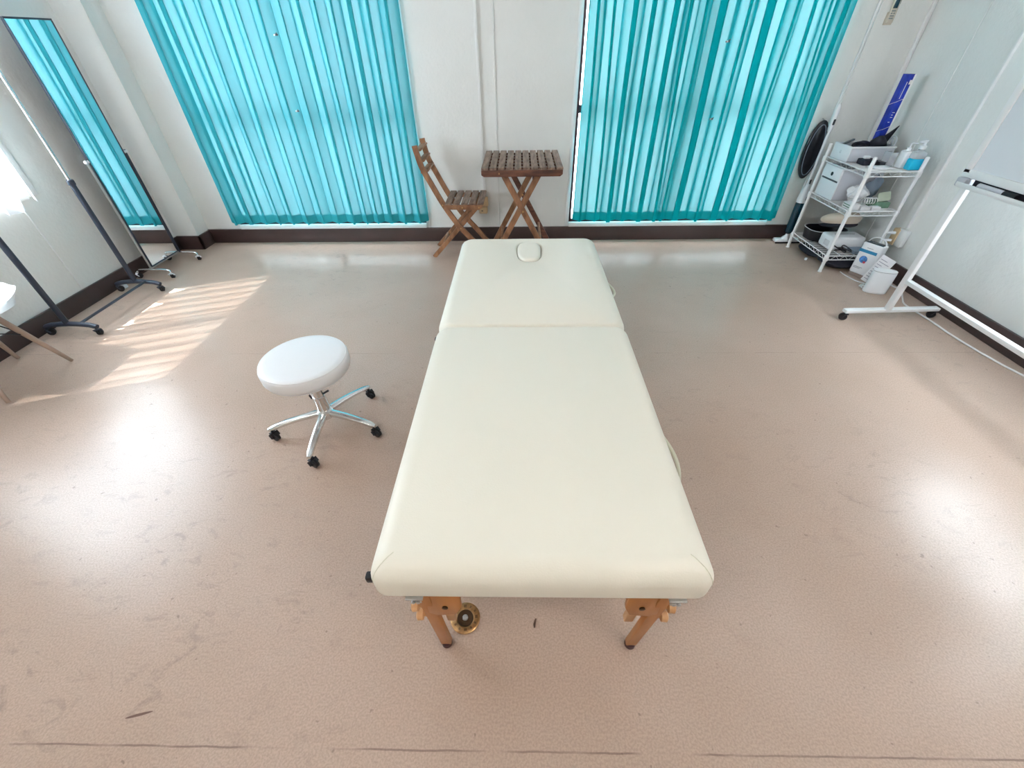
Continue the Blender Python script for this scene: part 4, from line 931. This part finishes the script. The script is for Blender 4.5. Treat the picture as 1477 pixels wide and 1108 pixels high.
# ------------------------------------------------------------------ garment rack
gr = thing('garment_rack', 'dark steel telescopic garment rack on wheels along the left wall', 'garment rack', (-2.98, 2.6, 0))
for y in (2.925, 2.300):
    m = MB(); pts = [(-3.150, y, 0.058), (-3.10, y, 0.074), (-2.98, y, 0.082), (-2.86, y, 0.074), (-2.805, y, 0.058)]
    m.tube(smooth_path(pts, 4), 0.0165, 12); ft = obj('foot', m, RACKM, gr)
    for x in (-3.140, -2.812): caster(ft, (x, y, 0), 0.022, yaw=1.9 if x > -3 else 0.6, stem_top=0.055, fork=RACKM)
    m = MB(); m.tube([(-2.99, y, 0.08), (-2.992, y, 0.795)], 0.0165, 14); up_ = obj('upright', m, RACKM, gr)
    m = MB(); m.lathe([(0.018, 0.775), (0.021, 0.780), (0.021, 0.805), (0.017, 0.810)], (-2.992, y, 0), 14); obj('collar', m, RACKM, up_)
    m = MB(); m.tube([(-2.992, y, 0.80), (-2.992, y, 1.655)], 0.0095, 12); obj('inner_tube', m, CHROME, up_, 'thin chrome inner tube')
m = MB(); m.tube([(-2.992, 2.15, 1.66), (-2.992, 3.02, 1.66)], 0.012, 12); obj('top_rail', m, CHROME, gr, 'chrome hanging rail')
m = MB(); m.tube([(-2.90, 2.300, 0.086), (-2.90, 2.925, 0.086)], 0.0085, 10); obj('base_bar', m, RACKM, gr)
m = MB(); m.box((-3.185, 2.962, 0), (-3.145, 3.00, 0.036), 0.005); o = obj('white_adapter', m, WPLAS); tag(o, 'small white plug adapter on the floor behind the far garment rack foot', 'adapter')

# ------------------------------------------------------------------ rolling mirror
mr = thing('rolling_mirror', 'tall framed mirror on a wheeled silver stand reflecting the teal curtain', 'mirror', (-3.03, 3.345, 0))
MX, MY0, MY1, MZ0, MZ1 = -3.030, 3.185, 3.508, 0.095, 1.620
m = MB(); m.box((MX - 0.004, MY0, MZ0), (MX + 0.001, MY1, MZ1)); obj('glass', m, MIRROR, mr, smooth=0)
m = MB(); e = 0.006
m.box((MX - 0.012, MY0 - e, MZ0), (MX + 0.006, MY0, MZ1), 0.002); m.box((MX - 0.012, MY1, MZ0), (MX + 0.006, MY1 + e * .5, MZ1), 0.002)
m.box((MX - 0.012, MY0 - e, MZ1), (MX + 0.006, MY1 + e * .5, MZ1 + 0.010), 0.002); m.box((MX - 0.012, MY0 - e, MZ0 - 0.006), (MX + 0.006, MY1 + e * .5, MZ0), 0.002); m.box((MX - 0.012, MY0, MZ0), (MX - 0.006, MY1, MZ1)); obj('mirror_frame', m, RACKM, mr)
for y, s_ in ((MY0 - 0.024, -1), (MY1 + 0.020, 1)):
    m = MB(); m.tube([(MX, y, 0.07), (MX, y, 0.88)], 0.0075, 10); ps = obj('side_post', m, STEEL if s_ < 0 else RACKM, mr)
    m = MB(); m.tube([(MX, y - s_ * 0.012, 0.866), (MX, y + s_ * 0.014, 0.866)], 0.011, 12); obj('pivot_knob', m, WPLAS, ps)
    m = MB(); pts = [(-3.165, y, 0.048), (-3.150, y, 0.068), (-3.03, y, 0.072), (-2.905, y, 0.068), (-2.885, y, 0.050)]
    m.tube(smooth_path(pts, 4), 0.0085, 10); ft = obj('foot', m, CHROME, mr)
    for x in (-3.158, -2.882): caster(ft, (x, y, 0), 0.020, yaw=1.9 if x > -3 else 0.4, stem_top=0.05, fork=WPLAS)
m = MB(); m.tube([(MX - 0.03, MY0 - 0.024, 0.070), (MX - 0.03, MY1 + 0.020, 0.070)], 0.0075, 10); obj('base_bar', m, STEEL, mr)

# ------------------------------------------------------------------ white shell chair at the left edge
wc = thing('shell_chair', 'white moulded shell chair with pale wooden legs at the left wall', 'chair', (-2.955, 1.82, 0))
CX, CYc = -2.945, 1.815
bm = bmesh.new(); rows = []; nu, nv = 24, 30
def shell(u, v):
    # u across -1..1, v along the profile 0 (front lip) .. 1 (top of back)
    prof = [(0.255, 0.425), (0.235, 0.448), (0.12, 0.440), (-0.04, 0.425), (-0.13, 0.440), (-0.172, 0.520), (-0.180, 0.66), (-0.185, 0.83)]
    f = v * (len(prof) - 1); i = min(int(f), len(prof) - 2); t = f - i
    x = prof[i][0] + (prof[i + 1][0] - prof[i][0]) * t; z = prof[i][1] + (prof[i + 1][1] - prof[i][1]) * t
    hw = 0.235 * (1 - 0.45 * max(0, 0.25 - v) ** 1.0 / 0.25 * 0.55) * (1 - 0.5 * max(0, v - 0.75) ** 2 * 8)
    yy = u * hw; curl = abs(u) ** 2.6 * 0.055 * math.sin(PI * min(1, v * 1.3 + 0.05))
    xs = -0.10 * abs(u) ** 3 * max(0, 0.35 - v) / 0.35
    return V((CX + x + xs + (curl * 0.8 if v > 0.6 else 0), CYc + yy, z + (curl if v < 0.7 else curl * 0.4)))
for j in range(nv + 1): rows.append([bm.verts.new(shell(-1 + 2 * i / nu, j / nv)) for i in range(nu + 1)])
for A, B in zip(rows, rows[1:]):
    for k in range(nu): bm.faces.new((A[k], A[k + 1], B[k + 1], B[k]))
bmesh.ops.recalc_face_normals(bm, faces=bm.faces[:])
g = bmesh.ops.solidify(bm, geom=bm.faces[:], thickness=0.008)
obj('shell', bm, WPLAS, wc, smooth=60)
for (x, y) in ((-2.762, 2.003), (-3.128, 2.030), (-2.792, 1.622), (-3.135, 1.622)):
    m = MB(); tx, ty = CX + (x - CX) * 0.42, CYc + (y - CYc) * 0.42
    m.tube([(x, y, 0.0), (x + (tx - x) * 0.5, y + (ty - y) * 0.5, 0.21), (tx, ty, 0.425)], [0.010, 0.0145, 0.016], 12); obj('leg', m, WOODL, wc)
def lp(x, y, z):
    t = z / 0.425; return (x + (CX + (x - CX) * 0.42 - x) * t, y + (CYc + (y - CYc) * 0.42 - y) * t, z)
m = MB(); Q = [(-2.762, 2.003), (-3.128, 2.030), (-3.135, 1.622), (-2.792, 1.622)]
for i in range(4):
    p, q = Q[i], Q[(i + 1) % 4]; m.tube([lp(*p, 0.23), lp(*q, 0.38)], 0.0035, 6); m.tube([lp(*p, 0.38), lp(*q, 0.23)], 0.0035, 6)
obj('wire_brace', m, BLACKP, wc)

# a dry crumb on the floor between the near table legs
m = MB(); m.tube([(0.052, 0.552, 0.003), (0.047, 0.535, 0.005), (0.046, 0.525, 0.003)], [0.002, 0.004, 0.002], 6); o = obj('dry_crumb', m, CRUMB); tag(o, 'tiny dry brown crumb on the floor under the near table end', 'crumb')

# ------------------------------------------------------------------ light
w = bpy.data.worlds.new('daylight'); sc.world = w; w.use_nodes = True
bg = w.node_tree.nodes['Background']; bg.inputs['Color'].default_value = (0.84, 0.925, 1.0, 1); bg.inputs['Strength'].default_value = 5.0
sl = bpy.data.lights.new('sun', 'SUN'); sl.energy = 11; sl.angle = math.radians(0.6); sl.color = (1.0, 0.97, 0.92)
so = bpy.data.objects.new('sun', sl); COL.objects.link(so)
d = V((1.0, 0.35, -1.62)).normalized(); so.rotation_euler = d.to_track_quat('-Z', 'Y').to_euler(); so.location = (-6, -1, 6)
def portal(name, loc, sx, sy, direction):
    l = bpy.data.lights.new(name, 'AREA'); l.shape = 'RECTANGLE'; l.size = sx; l.size_y = sy
    l.cycles.is_portal = True
    o = bpy.data.objects.new(name, l); COL.objects.link(o); o.location = loc; o.rotation_euler = V(direction).to_track_quat('-Z', 'Z').to_euler()
portal('portal_back_left', (-1.77, YB + 0.15, 1.14), 1.8, 1.95, (0, -1, 0))
portal('portal_back_right', (1.37, YB + 0.15, 1.14), 1.85, 1.95, (0, -1, 0))
portal('portal_left', (XL - 0.15, 2.08, 1.43), 1.5, 1.42, (1, 0, 0))
portal('portal_right', (XR + 0.15, 1.40, 1.49), 1.1, 1.28, (-1, 0, 0))
# added tube lamps, unseen above and behind the camera, to brighten table and room
FILL_LAMP = bpy.data.materials.new('fill_lamp_tube'); FILL_LAMP.use_nodes = True
b = FILL_LAMP.node_tree.nodes['Principled BSDF']; b.inputs['Emission Color'].default_value = (1, 0.93, 0.84, 1); b.inputs['Emission Strength'].default_value = 11
for (x, y, lb) in ((-1.3, -0.45, 'added fill tube lamp on the ceiling, left, unseen behind the camera'), (1.3, -0.45, 'added fill tube lamp on the ceiling, right, unseen behind the camera')):
    t = thing('added_fill_lamp', lb, 'fill lamp', (x, y, ZC), 'added fill lamps')
    m = MB(); m.box((x - 0.62, y - 0.11, ZC - 0.05), (x + 0.62, y + 0.11, ZC), 0.006); obj('housing', m, WPAINT, t)
    for q in (-0.055, 0.055):
        m = MB(); m.tube([(x - 0.59, y + q, ZC - 0.068), (x + 0.59, y + q, ZC - 0.068)], 0.016, 10); obj('tube', m, FILL_LAMP, t)

sc.view_settings.view_transform = 'Standard'
sc.view_settings.look = 'None'
sc.view_settings.gamma = 1.0
sc.view_settings.use_curve_mapping = False
sc.view_settings.exposure = 2.03
